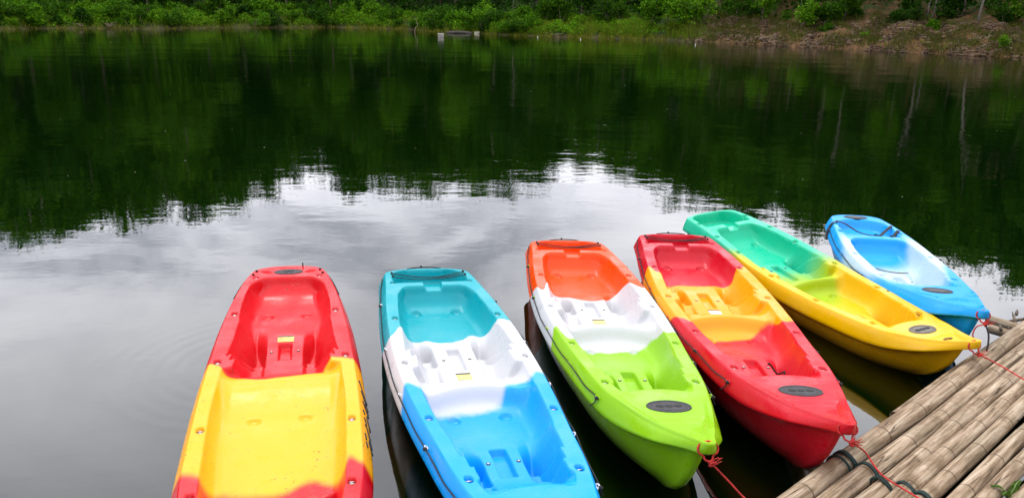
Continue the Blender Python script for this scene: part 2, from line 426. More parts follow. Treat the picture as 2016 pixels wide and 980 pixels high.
def ground_material():
    m, t, p, out = new_mat('bank_soil')
    g = t.add('ShaderNodeNewGeometry').outputs['Position']
    s = t.add('ShaderNodeSeparateXYZ', {0: g})
    ang = t.math('ARCTAN2', s.outputs[0], s.outputs[1])
    n = t.noise(g, .8, 5, .6); n2 = t.noise(g, 4.0, 4, .6)
    soil = t.mix(t.smooth(n2, .35, .7), (.042, .022, .008), (.115, .062, .023))
    grass = t.mix(t.smooth(n, .35, .65), (.008, .018, .003), (.022, .045, .006))
    rub = t.smooth(t.math('ADD', ang, t.math('MULTIPLY', t.math('SUBTRACT', n, .5), .16)), .20, .28)
    greenery = t.smooth(s.outputs[2], .9, 2.2)  # patchy grass replaces the bare soil higher up the bank
    k = t.math('MULTIPLY', rub, t.math('SUBTRACT', 1.0, t.math('MULTIPLY', greenery, t.smooth(n, .42, .62))))
    low = t.math('SUBTRACT', 1.0, t.smooth(s.outputs[2], .05, .30))
    k = t.math('MAXIMUM', k, t.math('MULTIPLY', low, .35))
    t.l.new(t.mix(k, grass, soil), p.inputs['Base Color'])
    p.inputs['Roughness'].default_value = .9
    p.inputs['Specular IOR Level'].default_value = .15
    b = t.add('ShaderNodeBump', {'Height': n2, 'Strength': .8, 'Distance': .08}); t.l.new(b.outputs[0], p.inputs['Normal'])
    return m
obj('hillside', mesh_np('hillside', np.stack([X, Y, Zt], -1).reshape(-1, 3), Q), ground_material(), kind='structure')

# ------------------------------------------------------------------ foliage
def leaf_material(name, cols, trans=.35):
    m, t, p, out = new_mat(name)
    g = t.add('ShaderNodeNewGeometry'); oi = t.add('ShaderNodeObjectInfo')
    f = t.math('ADD', t.math('MULTIPLY', g.outputs['Random Per Island'], .7), t.math('MULTIPLY', oi.outputs['Random'], .3))
    c = t.ramp(f, [(i/(len(cols)-1), c) for i, c in enumerate(cols)])
    t.l.new(c, p.inputs['Base Color']); p.inputs['Roughness'].default_value = .55
    p.inputs['Specular IOR Level'].default_value = .03
    tr = t.add('ShaderNodeBsdfTranslucent', {'Color': c}); mx = t.add('ShaderNodeMixShader', {0: trans})
    t.l.new(p.outputs[0], mx.inputs[1]); t.l.new(tr.outputs[0], mx.inputs[2]); t.l.new(mx.outputs[0], out.inputs[0])
    return m
M_LEAF = leaf_material('leaf_forest', [(.008, .034, .002), (.020, .066, .003), (.045, .120, .005), (.080, .175, .008)])
M_LEAF_B = leaf_material('leaf_bright', [(.012, .050, .002), (.040, .125, .004), (.090, .215, .006), (.16, .31, .012)])
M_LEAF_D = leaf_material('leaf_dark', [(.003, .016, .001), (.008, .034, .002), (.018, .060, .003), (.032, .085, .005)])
M_GRASS = leaf_material('grass_blades', [(.035, .075, .004), (.07, .13, .006), (.11, .17, .010), (.17, .17, .02)], .25)
M_DRY = leaf_material('dry_grass', [(.045, .042, .010), (.075, .065, .014), (.05, .075, .010), (.12, .095, .03)], .2)
M_BARK = plain('bark_brown', (.07, .05, .035), .9, var=.5, vscale=6, bump=.5, bscale=14)
M_PALE = plain('bark_pale', (.10, .087, .066), .85, var=.35, vscale=5, bump=.3, bscale=12)
def leaves(C, n, spread, size, up=.5, aspect=.5, droop=0.0):
    """n leaves round each centre of C -> verts, quads"""
    N = len(C)*n
    P = np.repeat(C, n, 0) + rng.normal(0, 1, (N, 3))*spread
    d = rng.normal(0, 1, (N, 3)); d[:, 2] = d[:, 2]*.5 - droop; d /= np.linalg.norm(d, axis=1)[:, None]
    nm = rng.normal(0, 1, (N, 3)); nm[:, 2] += up*2.2
    b = np.cross(nm, d); b /= np.linalg.norm(b, axis=1)[:, None]+1e-9
    s = size*rng.uniform(.6, 1.35, N)[:, None]
    V = np.stack([P-d*s*.5, P+b*s*aspect*.5, P+d*s*.5, P-b*s*aspect*.5], 1).reshape(-1, 3)
    return V, np.arange(N*4).reshape(-1, 4)
def crown_centres(n, rx, rz, z0, shell=.55, lobes=6):
    """clump centres inside an uneven crown: several overlapping lobes"""
    L = rng.normal(0, 1, (lobes, 3)); L /= np.linalg.norm(L, axis=1)[:, None]; L = L*np.array([rx*.5, rx*.5, rz*.5])
    k = rng.integers(0, lobes, n); d = rng.normal(0, 1, (n, 3)); d /= np.linalg.norm(d, axis=1)[:, None]
    r = rng.uniform(shell, 1.0, n)**.6
    sc_ = rng.uniform(.42, .72, lobes)[k][:, None]
    C = L[k] + d*r[:, None]*np.array([rx, rx, rz])*sc_
    C[:, 2] += z0
    return C
def limb(a, b, r0, r1, bend=.15, n=6):
    a = np.array(a, float); b = np.array(b, float); t = np.linspace(0, 1, n)[:, None]
    off = rng.normal(0, 1, 3)*np.linalg.norm(b-a)*bend; P = a+(b-a)*t+off*np.sin(np.pi*t)*.5
    return tube(P, np.linspace(r0, r1, n), 7)
def tree_parts(h, rx, rz, base, nclump, nleaf, leaf, spread, tr, limbs=7, lean=.0, lobes=7):
    C = crown_centres(nclump, rx, rz, h-rz*.95, lobes=lobes)
    C[:, 2] = np.maximum(C[:, 2], base)
    V, Qd = leaves(C, nleaf, spread, leaf, .45, .55, .15)
    m = MB(); top = np.array([lean*h, 0, h*.86]); P = np.linspace([0, 0, -.4], top, 9) + np.concatenate([[[0, 0, 0]], rng.normal(0, .012*h, (7, 3))*[1, 1, 0], [[0, 0, 0]]])
    m.add(*tube(P, np.linspace(tr, tr*.25, 9), 9))
    for i in range(limbs):
        f = rng.uniform(.35, .85); s = P[int(f*8)]; c = C[rng.integers(len(C))]; m.add(*limb(s, c, tr*.42*(1.1-f*.6), .02, .12))
    return V, Qd, m
TREES = []
for i, (h, rx, rz, base, tr) in enumerate([(13, 3.6, 5.2, 2.2, .20), (15, 4.2, 6.0, 2.6, .24), (11, 3.3, 4.6, 1.0, .17), (14, 3.0, 6.2, 1.8, .18), (12, 4.3, 4.2, 2.6, .22), (16, 3.4, 6.6, 3.0, .22)]):
    V, Qd, m = tree_parts(h, rx, rz, base, 150, 42, .42, .42, tr)
    TREES.append((h, mesh_np('crown', V, Qd, False), m.mesh('trunk')))
SMALL = []
for i, (h, rx, rz, base, tr) in enumerate([(3.6, 1.3, 1.5, .5, .05), (4.6, 1.5, 2.0, .4, .06), (3.0, 1.5, 1.3, .2, .05), (5.2, 1.4, 2.3, .9, .06)]):
    V, Qd, m = tree_parts(h, rx, rz, base, 70, 30, .26, .20, tr, 9)
    SMALL.append((h, mesh_np('crown', V, Qd, False), m.mesh('trunk')))
SLIM = []
for i in range(2):
    V, Qd, m = tree_parts(15, 2.4, 4.0, 7.5, 70, 40, .40, .40, .085, 6, .02*(1-2*i))
    SLIM.append((15, mesh_np('crown', V, Qd, False), m.mesh('trunk')))
BUSH = []
for i, (h, rx) in enumerate([(1.1, .95), (1.4, 1.1), (.9, 1.2), (1.7, 1.0), (1.2, 1.5)]):
    C = crown_centres(70, rx, h*.62, h*.42, .35, 5); C[:, 2] = np.maximum(C[:, 2], .05)
    V, Qd = leaves(C, 20, .13, .17, .45, .6, .25)
    m = MB()
    for k in range(8):
        m.add(*limb([rng.normal(0, .08), rng.normal(0, .08), -.2], C[rng.integers(len(C))], .022, .006, .2))
    BUSH.append((h, mesh_np('foliage', V, Qd, False), m.mesh('stem')))
def with_mat(me, mat):
    c = me.copy(); c.materials.clear(); c.materials.append(mat); return c
_cache = {}
def mm(me, mat):
    k = (me.name, mat.name)
    if k not in _cache: _cache[k] = with_mat(me, mat)
    return _cache[k]
def plant(name, kind, az, e, s, leafm, barkm, label, cat, group=None, rot=None, sz=None, tilt=0.0, dz=0.0):
    x, y = polar(az, e); z = float(bank_z(az, e))-.05+dz
    o = obj(name, None, loc=(float(x), float(y), z), label=label, cat=cat, group=group)
    o.rotation_euler = (0, tilt, rng.uniform(0, 6.28) if rot is None else rot)
    o.scale = (s, s, s*(sz or 1))
    names = ('trunk', 'crown') if cat == 'tree' else ('stem', 'foliage')
    obj(names[0], mm(kind[2], barkm), parent=o); obj(names[1], mm(kind[1], leafm), parent=o)
    return o
def tall(kind, az, e, top_z, **kw):
    return plant(s=max(.35, (top_z-float(bank_z(az, e)))/kind[0]), kind=kind, az=az, e=e, **kw)
# wooded slope: rows of trees, the last one drawing the skyline seen in the lake
def place_of(a):
    for lim, s in ((-27, 'at the far left'), (-17, 'above the round bush'), (-6, 'left of the floating log'), (2, 'behind the floating log'),
                   (11, 'behind the grassy bank'), (20, 'above the overhanging trees'), (28, 'behind the leaning young tree')):
        if a < lim: return s
    return 'at the far right'
ROWN = ('at the front edge', 'in the second row', 'in the third row', 'high on the slope', 'just below the skyline', 'on the skyline')
for row, (e0, step, frac) in enumerate([(8.5, 4.6, .45), (14, 4.3, .68), (21, 4.2, .86), (26, 3.4, .965), (31, 3.2, 1.0), (37, 4.0, 1.01)]):
    az = -58.0 + row*1.3
    while az < 58:
        a = az + rng.uniform(-1, 1); e = e0 + rng.uniform(-2, 2)
        r = float(shore(a))+e
        top = CAM_H + r*math.tan(R(float(np.interp(a, SK_AZ, SK_EL)))) * frac * (rng.uniform(.91, .985) if frac > .9 else rng.uniform(.7, 1.05))
        lm = M_LEAF if rng.random() < .72 else (M_LEAF_D if rng.random() < .65 else M_LEAF_B)
        kd = TREES[rng.integers(len(TREES))]
        if row == 0 and 13 < a < 33:                      # thinner wood behind the rubble: slender pale trunks
            kd = SLIM[rng.integers(2)] if rng.random() < .25 else kd
        FT = '%s tree %s of the wood %s' % ('slender pale-trunked' if kd in SLIM else {M_LEAF: 'mid green', M_LEAF_D: 'dark green', M_LEAF_B: 'bright green'}[lm], ROWN[row], place_of(a))
        tall(kd, a, e, top, name='forest_tree', leafm=lm, barkm=M_PALE if kd in SLIM else M_BARK, label=FT, cat='tree', group='trees of the wood on the far slope')
        az += math.degrees(step*1.12/(r))*rng.uniform(.8, 1.2)*(1.35 if row == 0 else 1)

def px_az(x, y=60):      # bearing of a column of the photograph on the far bank, degrees
    return math.degrees(math.atan2((x-1008), F_PX*math.cos(PITCH)+(490-y)*math.sin(PITCH)))
# single trees and bushes that can be told apart on the bank
M_TWIG = plain('twig_pale', (.20, .155, .10), .9, var=.3)
SPOT = [  # photo column, metres behind the water line, kind, size, leaf, bark, name, label, category
 (1135, 5.5, TREES[2], .62, M_LEAF, M_BARK, 'bank_tree', 'tree with a thin dark trunk on the open grassy bank', 'tree'),
 (1065, 4.0, SMALL[2], .75, M_LEAF, M_BARK, 'bank_tree', 'small dark leaning tree where the wood meets the grassy bank', 'tree'),
 (1185, 2.6, SMALL[1], .62, M_LEAF, M_BARK, 'bank_tree', 'bushy green tree at the foot of the grassy bank near the floating bottles', 'tree'),
 (1275, 2.2, SMALL[0], .78, M_LEAF_B, M_BARK, 'bank_tree', 'broad bright green tree hanging over the water, left one of two', 'tree'),
 (1330, 1.8, SMALL[2], .85, M_LEAF_B, M_BARK, 'bank_tree', 'broad bright green tree hanging over the water, right one of two', 'tree'),
 (1375, 3.0, SMALL[3], .60, M_LEAF_B, M_BARK, 'bank_tree', 'bright green sapling at the left end of the stony bank', 'tree'),
 (1440, 4.5, SMALL[1], .55, M_LEAF, M_BARK, 'bank_tree', 'green sapling with a round head above the stony bank', 'tree'),
 (1490, 5.0, SMALL[3], .62, M_LEAF_B, M_BARK, 'bank_tree', 'tall bright sapling above the stony bank', 'tree'),
 (1568, 3.6, SMALL[0], .60, M_LEAF_B, M_PALE, 'bank_tree', 'lone light green young tree leaning on a pale stem above brown stones', 'tree'),
 (1610, 3.9, SMALL[2], .66, M_LEAF, M_BARK, 'bank_tree', 'low leafy tree beside the lone leaning young tree', 'tree'),
 (1650, 6.0, SMALL[1], .62, M_LEAF, M_BARK, 'bank_tree', 'green tree with drooping leaves at the top of the stony bank', 'tree'),
 (1810, 7.0, SLIM[0], .80, M_LEAF, M_PALE, 'bank_tree', 'pale slender trunk, left of the close pair behind the stony bank', 'tree'),
 (1816, 7.4, SLIM[1], .74, M_LEAF, M_PALE, 'bank_tree', 'pale slender trunk, right of the close pair behind the stony bank', 'tree'),
 (1676, 8.0, SLIM[1], .82, M_LEAF, M_PALE, 'bank_tree', 'single pale slender trunk in the shade left of the close pair', 'tree'),
 (1913, 6.6, SLIM[0], .85, M_LEAF, M_PALE, 'bank_tree', 'single pale leaning trunk at the right end of the stony bank', 'tree'),
 (1006, 7.5, SLIM[1], .60, M_LEAF_D, M_PALE, 'bank_tree', 'pale forked trunk in the dark wood behind the floating log', 'tree'),
 (1880, 8.0, SMALL[3], .70, M_LEAF_D, M_BARK, 'bank_tree', 'dark leafy tree behind the right end of the stony bank', 'tree'),
 (2000, 6.5, SMALL[1], .60, M_LEAF_B, M_BARK, 'bank_tree', 'bright leafy tree at the right edge of the picture', 'tree'),
 (1826, 4.9, BUSH[0], .62, M_LEAF_B, M_TWIG, 'bank_bush', 'small bright bush below the pair of pale trunks', 'bush'),
 (440, 1.0, BUSH[3], .72, M_LEAF, M_TWIG, 'bank_bush', 'round vine-covered bush arching down to the far water', 'bush'),
 (60, .9, BUSH[4], .85, M_LEAF, M_TWIG, 'bank_bush', 'leafy dark bush at the far left water line', 'bush'),
 (20, 2.6, BUSH[2], 1.2, M_LEAF_B, M_TWIG, 'bank_bush', 'bright green mound of creepers at the left edge of the picture', 'bush'),
 (770, 1.5, BUSH[1], .9, M_LEAF, M_TWIG, 'bank_bush', 'tangled creeper bush left of the dark gap in the bank', 'bush'),
 (910, 3.2, BUSH[1], .75, M_LEAF_B, M_TWIG, 'bank_bush', 'light green bush behind the floating log', 'bush'),
 (1620, 3.0, BUSH[0], .55, M_LEAF, M_TWIG, 'bank_bush', 'low green bush among the brown stones under the leafy tree', 'bush'),
 (1690, 2.6, BUSH[2], .40, M_LEAF_B, M_TWIG, 'bank_bush', 'tiny bright bush in the dry grass of the stony bank', 'bush'),
 (1968, .6, BUSH[3], .45, M_LEAF_B, M_TWIG, 'bank_bush', 'yellow green bush at the water line below the right trunk', 'bush'),
]
for (px, e, kd, s, lm, bm, nm, lb, ct) in SPOT:
    plant(nm, kd, px_az(px), e, s, lm, bm, lb, ct, tilt=R(14) if 'leaning' in lb else 0, rot=R(20) if 'leaning' in lb else None)
# belt of creeper bushes along the green part of the bank
k = 0
for az in np.arange(-46, 12.5, 1.02):
    for e0 in (.55, 1.7, 3.2, 5.0):
        if rng.random() < .12: continue
        a = az+rng.uniform(-.5, .5); e = e0+rng.uniform(-.4, .6)*min(1, e0)
        if a > 1 and (e0 < 4 or rng.random() < .5): continue
        br = rng.random() < .38
        plant('creeper_bush', BUSH[rng.integers(5)], a, e, rng.uniform(.45, 1.25)*(.8 if e0 < 1 else 1), M_LEAF_B if br else (M_LEAF if rng.random() < .6 else M_LEAF_D), M_TWIG,
              'low %s creeper bush %s, %s' % ('bright' if br else 'dark', {.55: 'at the water line', 1.7: 'just above the water line', 3.2: 'halfway up the bank', 5.0: 'at the foot of the wood'}[e0], place_of(a).replace('above the', 'near the')), 'bush', 'creeper bushes along the far bank')
for az in np.arange(12, 46, 1.5):
    a = az+rng.uniform(-.6, .6)
    dk = rng.random() < .6
    plant('creeper_bush', BUSH[rng.integers(5)], a, rng.uniform(5.5, 8.5), rng.uniform(.6, .95), M_LEAF_D if dk else M_LEAF, M_TWIG,
          '%s bush at the edge of the wood %s' % ('dark' if dk else 'green', place_of(a)), 'bush', 'bushes above the stony bank')

# grass, herbs and leaf litter: nobody could count them
def blades(az, e, h, wd, lean=.35):
    x, y = polar(az, e); z = bank_z(az, e)-.03; N = len(az)
    P = np.stack([x, y, z], -1); a = rng.uniform(0, 6.28, N); b = np.stack([np.cos(a), np.sin(a), np.zeros(N)], -1)*wd[:, None]
    tip = P+np.stack([rng.normal(0, lean, N)*h, rng.normal(0, lean, N)*h, h], -1)
    mid = P*.45+tip*.55+np.stack([np.zeros(N), np.zeros(N), h*.10], -1)
    V = np.stack([P-b, P+b, mid+b*.7, tip, mid-b*.7], 1).reshape(-1, 3); return V, np.arange(N*5).reshape(-1, 5)
N = 60000
az = rng.uniform(-40, 40, N); e = rng.gamma(1.6, 1.6, N); keep = (vnoise(az*1.3, e*.7, 11) > .28) & (rng.random(N) < np.where(az < -4, .35, 1)) & (rng.random(N) > rubble(az)*.93)
az, e = az[keep], e[keep]
V, Qd = blades(az, e, rng.uniform(.18, .55, len(az))*(1-.5*rubble(az)), rng.uniform(.012, .028, len(az)))
obj('bank_grass', mesh_np('bank_grass', V, Qd, False), M_GRASS, label='bright grass and herbs covering the far green bank', cat='grass', kind='stuff')
N = 15000
az = rng.uniform(-42, 14, N); e = rng.uniform(-.35, .55, N); keep = (vnoise(az*1.7, e*.5, 31) > .30) & (rng.random(N) < np.where(az < -13, .35, 1)*(1-sst(8, 14, az))); az, e = az[keep], e[keep]
V, Qd = blades(az, np.maximum(e, -.3), rng.uniform(.08, .26, len(az)), rng.uniform(.012, .026, len(az)), .45)
obj('reed_fringe', mesh_np('reed_fringe', V, Qd, False), leaf_material('fringe_grass', [(.06, .09, .006), (.11, .15, .010), (.18, .17, .02), (.22, .17, .04)], .2), label='yellowish grass fringe along the far water line', cat='grass', kind='stuff')
N = 26000
az = rng.uniform(11, 42, N); e = rng.uniform(-.2, 8, N); keep = vnoise(az*1.4, e*.8, 12) > .42; az, e = az[keep], e[keep]
V, Qd = blades(az, e, rng.uniform(.15, .5, len(az)), rng.uniform(.010, .022, len(az)), .5)
obj('dry_grass', mesh_np('dry_grass', V, Qd, False), M_DRY, label='olive dry grass tufts between the stones of the right bank', cat='grass', kind='stuff')
N = 80000
az = rng.uniform(-42, 14, N); e = rng.gamma(1.7, 2.2, N); keep = (vnoise(az*1.1, e*.6, 13) > .30) & (rng.random(N) > sst(3, 13.5, az+3*(vnoise(e*.8, e*.3, 41)-.5))); az, e = az[keep], e[keep]
x, y = polar(az, e); C = np.stack([x, y, bank_z(az, e)+rng.uniform(0, .7, len(az))*vnoise(az*1.6, e*.8, 14)], -1)
V, Qd = leaves(C, 1, .04, .17, .5, .65, .2)
obj('creeper_leaves', mesh_np('creeper_leaves', V, Qd, False), M_LEAF_B, label='mat of creeper leaves over the far green bank', cat='ground cover', kind='stuff')

# undergrowth under the trees of the slope, shading put into its dark leaf colour
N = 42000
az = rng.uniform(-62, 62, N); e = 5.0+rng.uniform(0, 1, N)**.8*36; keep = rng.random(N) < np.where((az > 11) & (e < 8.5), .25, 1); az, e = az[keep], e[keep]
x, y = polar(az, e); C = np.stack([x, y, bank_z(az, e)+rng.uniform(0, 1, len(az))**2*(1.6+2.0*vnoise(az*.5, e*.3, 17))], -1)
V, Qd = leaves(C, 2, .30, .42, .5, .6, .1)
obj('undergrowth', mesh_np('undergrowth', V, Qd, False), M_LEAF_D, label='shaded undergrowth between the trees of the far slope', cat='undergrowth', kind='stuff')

# stones of the right bank
M_STONE = None
def stone_material():
    m, t, p, out = new_mat('brown_stone')
    tcn = t.add('ShaderNodeTexCoord').outputs['Object']; oi = t.add('ShaderNodeObjectInfo').outputs['Random']
    isl = t.add('ShaderNodeNewGeometry').outputs['Random Per Island']
    n = t.noise(tcn, 6, 4)
    base = t.ramp(t.math('FRACT', t.math('ADD', isl, oi)), [(0, (.042, .021, .009)), (.45, (.100, .052, .022)), (.8, (.140, .082, .038)), (1, (.19, .135, .08))])
    t.l.new(t.mix(t.math('MULTIPLY', n, .6), base, (.03, .018, .011)), p.inputs['Base Color']); p.inputs['Roughness'].default_value = .85
    b = t.add('ShaderNodeBump', {'Height': t.noise(tcn, 14, 3), 'Strength': .5, 'Distance': .05}); t.l.new(b.outputs[0], p.inputs['Normal'])
    return m
M_STONE = stone_material()
def rock_mesh(seed):
    r = np.random.default_rng(seed)
    import bmesh
    bm = bmesh.new(); bmesh.ops.create_icosphere(bm, subdivisions=1, radius=1)
    for v in bm.verts: v.co = Vector(np.array(v.co)*r.uniform(.65, 1.15)*np.array([1.0, .8, .6]))
    me = bpy.data.meshes.new('rock'); bm.to_mesh(me); bm.free(); return me
ROCKS = [rock_mesh(i) for i in range(6)]
for me in ROCKS: me.materials.append(M_STONE)
for i in range(70):
    a = rng.uniform(12.5, 37); e = abs(rng.normal(0, 1.6))+.02 if i < 40 else rng.uniform(.5, 5)
    x, y = polar(a, e); s = rng.uniform(.12, .28)
    o = obj('bank_stone', ROCKS[i % 6], loc=(float(x), float(y), float(bank_z(a, e))+s*.1), label='brown stone %s, %s' % ('at the water line' if e < .8 else 'up the stony bank', 'below the overhanging bright trees' if a < 17 else 'below the lone leaning young tree' if a < 23 else 'below the pair of pale trunks' if a < 29 else 'at the right end of the bank'), cat='stone', group='stones of the right bank')
    o.scale = (s, s, s); o.rotation_euler = tuple(rng.uniform(-.5, .5, 2)) + (rng.uniform(0, 6.28),)
base = []; F0 = []; b0 = np.array([v.co[:] for v in ROCKS[0].vertices]); f0 = np.array([p.vertices[:] for p in ROCKS[0].polygons])
N = 12000
az = rng.uniform(12, 42, N); e = rng.uniform(-.2, 6.5, N)**1.0; keep = (rng.random(N) < rubble(az)) & (vnoise(az*1.2, e*.9, 15) > .40); az, e = az[keep], e[keep]
x, y = polar(az, e); z = bank_z(az, e); N = len(az); th = rng.uniform(0, 6.28, N); s = rng.uniform(.05, .20, N)
VV = b0[None]*s[:, None, None]*rng.uniform(.7, 1.3, (N, 1, 3)); c, sn = np.cos(th)[:, None], np.sin(th)[:, None]
VV = np.stack([VV[..., 0]*c-VV[..., 1]*sn+x[:, None], VV[..., 0]*sn+VV[..., 1]*c+y[:, None], VV[..., 2]+z[:, None]], -1)
FF = f0[None]+(np.arange(N)*len(b0))[:, None, None]
obj('rubble', mesh_np('rubble', VV.reshape(-1, 3), FF.reshape(-1, 3), False), M_STONE, label='brown rubble covering the stony right bank', cat='rubble', kind='stuff')
# bare branches and driftwood at the water line
def driftwood(az, e, n, ln, label, seed, mat, zz=.05):
    r = np.random.default_rng(seed); m = MB(); x, y = polar(az, e); o = np.array([float(x), float(y), 0])
    for i in range(n):
        a = r.uniform(-.3, 3.4); el = r.uniform(-.1, .9); d = np.array([np.cos(a)*np.cos(el), -.25*r.random(), np.sin(el)])
        s = np.array([r.normal(0, .25), r.normal(0, .12), r.uniform(-.05, .25)])
        P = s+np.linspace(0, 1, 6)[:, None]*d*ln*r.uniform(.5, 1.1)+r.normal(0, .05, (6, 3))
        m.add(*tube(P, np.linspace(.028, .008, 6), 6))
    obj('driftwood', m.mesh('driftwood'), mat, loc=(o[0], o[1], zz), label=label, cat='branch')
driftwood(px_az(205), -.1, 7, .8, 'bleached bare branches at the water line under the left creepers', 3, M_TWIG)
driftwood(px_az(150), .2, 5, .6, 'short bare twigs at the water line near the far left', 4, M_TWIG)
driftwood(px_az(500), .1, 6, .7, 'dry brown twigs at the water line right of the round bush', 5, M_TWIG)
driftwood(px_az(1080), .15, 6, .45, 'small brown twigs at the water line below the grassy bank', 6, M_TWIG)
driftwood(px_az(1930), 2.0, 5, .9, 'bare fallen branches among the stones at the right', 8, M_TWIG, float(bank_z(31, 2)))
# dead twig standing in the lake
obj('dead_twig', tube_mesh('dead_twig', catmull([(-8.3, 63, -.4), (-8.25, 63, .25), (-8.05, 63, .5), (-8.2, 63, .95), (-8.35, 63, 1.15)], 4), np.linspace(.03, .012, 17), 6), M_TWIG,
    label='thin bent twig standing out of the lake left of the log', cat='twig')

# things floating before the far bank
M_WHITE = plain('white_foam', (.45, .41, .30), .7, var=.12, vscale=8, bump=.2)
M_DARKLOG = plain('dark_log', (.035, .028, .022), .8, var=.4, vscale=5, bump=.5, bscale=10)
def block(sx, sy, sz, bev):
    import bmesh
    bm = bmesh.new(); bmesh.ops.create_cube(bm, size=1)
    for v in bm.verts: v.co = Vector((v.co.x*sx, v.co.y*sy, v.co.z*sz))
    bmesh.ops.bevel(bm, geom=bm.edges[:], offset=bev, segments=2, affect='EDGES', profile=.6)
    me = bpy.data.meshes.new('block'); bm.to_mesh(me); bm.free(); return me
bl = block(.42, .26, .17, .025)
for i, (x, y, lb) in enumerate([(-3.18, 62.6, 'cream foam float beside the dark log, leftmost of three'), (-2.56, 62.6, 'cream foam float in the middle of three by the log'), (-2.0, 62.8, 'cream foam float farthest from the dark log, last of three')]):
    obj('foam_float', bl, M_WHITE, loc=(x, y, .01), label=lb, cat='float', group='foam floats by the log').rotation_euler = (0, R(3*(i-1)), R(8*(1-i)))
o = obj('pale_crate', None, loc=(-5.29, 54.2, -.09), label='pale weathered crate floating alone in front of the dark log', cat='crate')
obj('body', block(.40, .34, .24, .03), plain('weathered_wood', (.24, .22, .19), .8, var=.3, vscale=7), o, loc=(0, 0, .12))
obj('lid', block(.44, .38, .05, .012), plain('weathered_lid', (.34, .32, .29), .8, var=.2), o, loc=(0, 0, .26))
m = MB(); m.add(*tube(catmull([(-1.05, 0, .0), (-.5, .05, .05), (.1, -.03, .07), (.6, .03, .04), (1.05, 0, -.02)], 5), np.array([.06]+[.11]*19+[.05]), 10))
m.add(*tube(np.array([(.25, 0, .05), (.3, .05, .22), (.28, .03, .30)]), [.05, .035, .02], 6)); m.add(*tube(np.array([(-.7, .15, .02), (.5, .2, .06)]), [.07, .06], 8))
obj('floating_log', m.mesh('floating_log'), M_DARKLOG, loc=(-4.6, 62.4, -.04), label='dark waterlogged log floating near the grassy far bank', cat='log')
m = MB(); prof = [(0, .0), (.045, .0), (.045, .14), (.02, .19), (.018, .23), (0, .23)]
a = np.linspace(0, 6.283, 10, endpoint=False)
V = np.concatenate([np.stack([r*np.cos(a), r*np.sin(a), np.full(10, z)], -1) for r, z in prof]); F = [(i*10+j, i*10+(j+1) % 10, (i+1)*10+(j+1) % 10, (i+1)*10+j) for i in range(5) for j in range(10)]
m.add(V*.7, F); bot = m.mesh('float_bottle')
M_BOT = plain('white_bottle', (.5, .5, .46), .4)
for x, y, rx, lb in [(-25.86, 59.19, 1.3, 'white bottle floating off the left creeper bank'), (1.62, 57.0, .2, 'white bottle upright in the water at the grassy bank, left of two'), (4.58, 54.0, .1, 'white bottle upright in the water below the grassy bank, right of two'),
                     (11.38, 48.3, .3, 'white bottle floating in front of the overhanging green trees'), (13.85, 48.5, 1.4, 'small white bottle lying on the water before the stones')]:
    obj('float_bottle', bot, M_BOT, loc=(x, y, -.11), label=lb, cat='bottle', group='bottles drifting on the lake').rotation_euler = (rx, 0, x)

# wooded shore added unseen behind the raft to screen the hulls from low sky
azs = np.arange(95, 266, 3.0); es = np.array([-2, 0, 1, 3, 6, 10, 16, 24, 34.])
AZ, E = np.meshgrid(azs, es, indexing='ij'); rr_ = 16+E+3*np.sin(AZ*.11)+14*np.abs(np.cos(np.radians(AZ)))**0*np.abs(np.sin(np.radians(AZ)))**2
X, Y = rr_*np.sin(np.radians(AZ)), rr_*np.cos(np.radians(AZ)); Zn = np.where(E < 0, E*.3, .5*(1-np.exp(-E))+.18*E)
idx = np.arange(AZ.size).reshape(AZ.shape); Q = np.stack([idx[:-1, :-1], idx[:-1, 1:], idx[1:, 1:], idx[1:, :-1]], -1).reshape(-1, 4)[:, ::-1]
obj('added_shore', mesh_np('added_shore', np.stack([X, Y, Zn], -1).reshape(-1, 3), Q), bpy.data.materials['bank_soil'], kind='structure')
a_ = rng.uniform(95, 265, 1500); e_ = rng.uniform(3, 30, 1500); r_ = 16+e_+3*np.sin(a_*.11)+14*np.abs(np.sin(np.radians(a_)))**2
C = np.stack([r_*np.sin(np.radians(a_)), r_*np.cos(np.radians(a_)), .18*e_+rng.uniform(.5, 13.5, 1500)], -1)
V, Qd = leaves(C, 34, .85, .70, .4, .6)
obj('added_wood', mesh_np('added_wood', V, Qd, False), M_LEAF, label='unseen wooded shore added behind the raft to block low sky', cat='wood', kind='stuff')

# pollen, bits of leaf and insects drifting on the lake
N = 220
y = rng.uniform(7, 42, N)**1.0; x = rng.uniform(-.85, .85, N)*(y+1.5)*.9
C = np.stack([x, y, np.full(N, WATER_Z+.004)], -1); s_ = rng.uniform(.004, .013, N)*(1+y*.03); a_ = rng.uniform(0, 6.28, N)
d_ = np.stack([np.cos(a_), np.sin(a_), np.zeros(N)], -1)*s_[:, None]; b_ = np.stack([-np.sin(a_), np.cos(a_), np.zeros(N)], -1)*s_[:, None]*.5
V = np.stack([C-d_, C+b_, C+d_, C-b_], 1).reshape(-1, 3)
obj('floating_specks', mesh_np('floating_specks', V, np.arange(N*4).reshape(-1, 4), False), leaf_material('speck', [(.10, .08, .03), (.25, .24, .15), (.40, .40, .34), (.12, .15, .04)], 0), label='tiny bits of leaf and pollen drifting on the lake', cat='debris', kind='stuff')

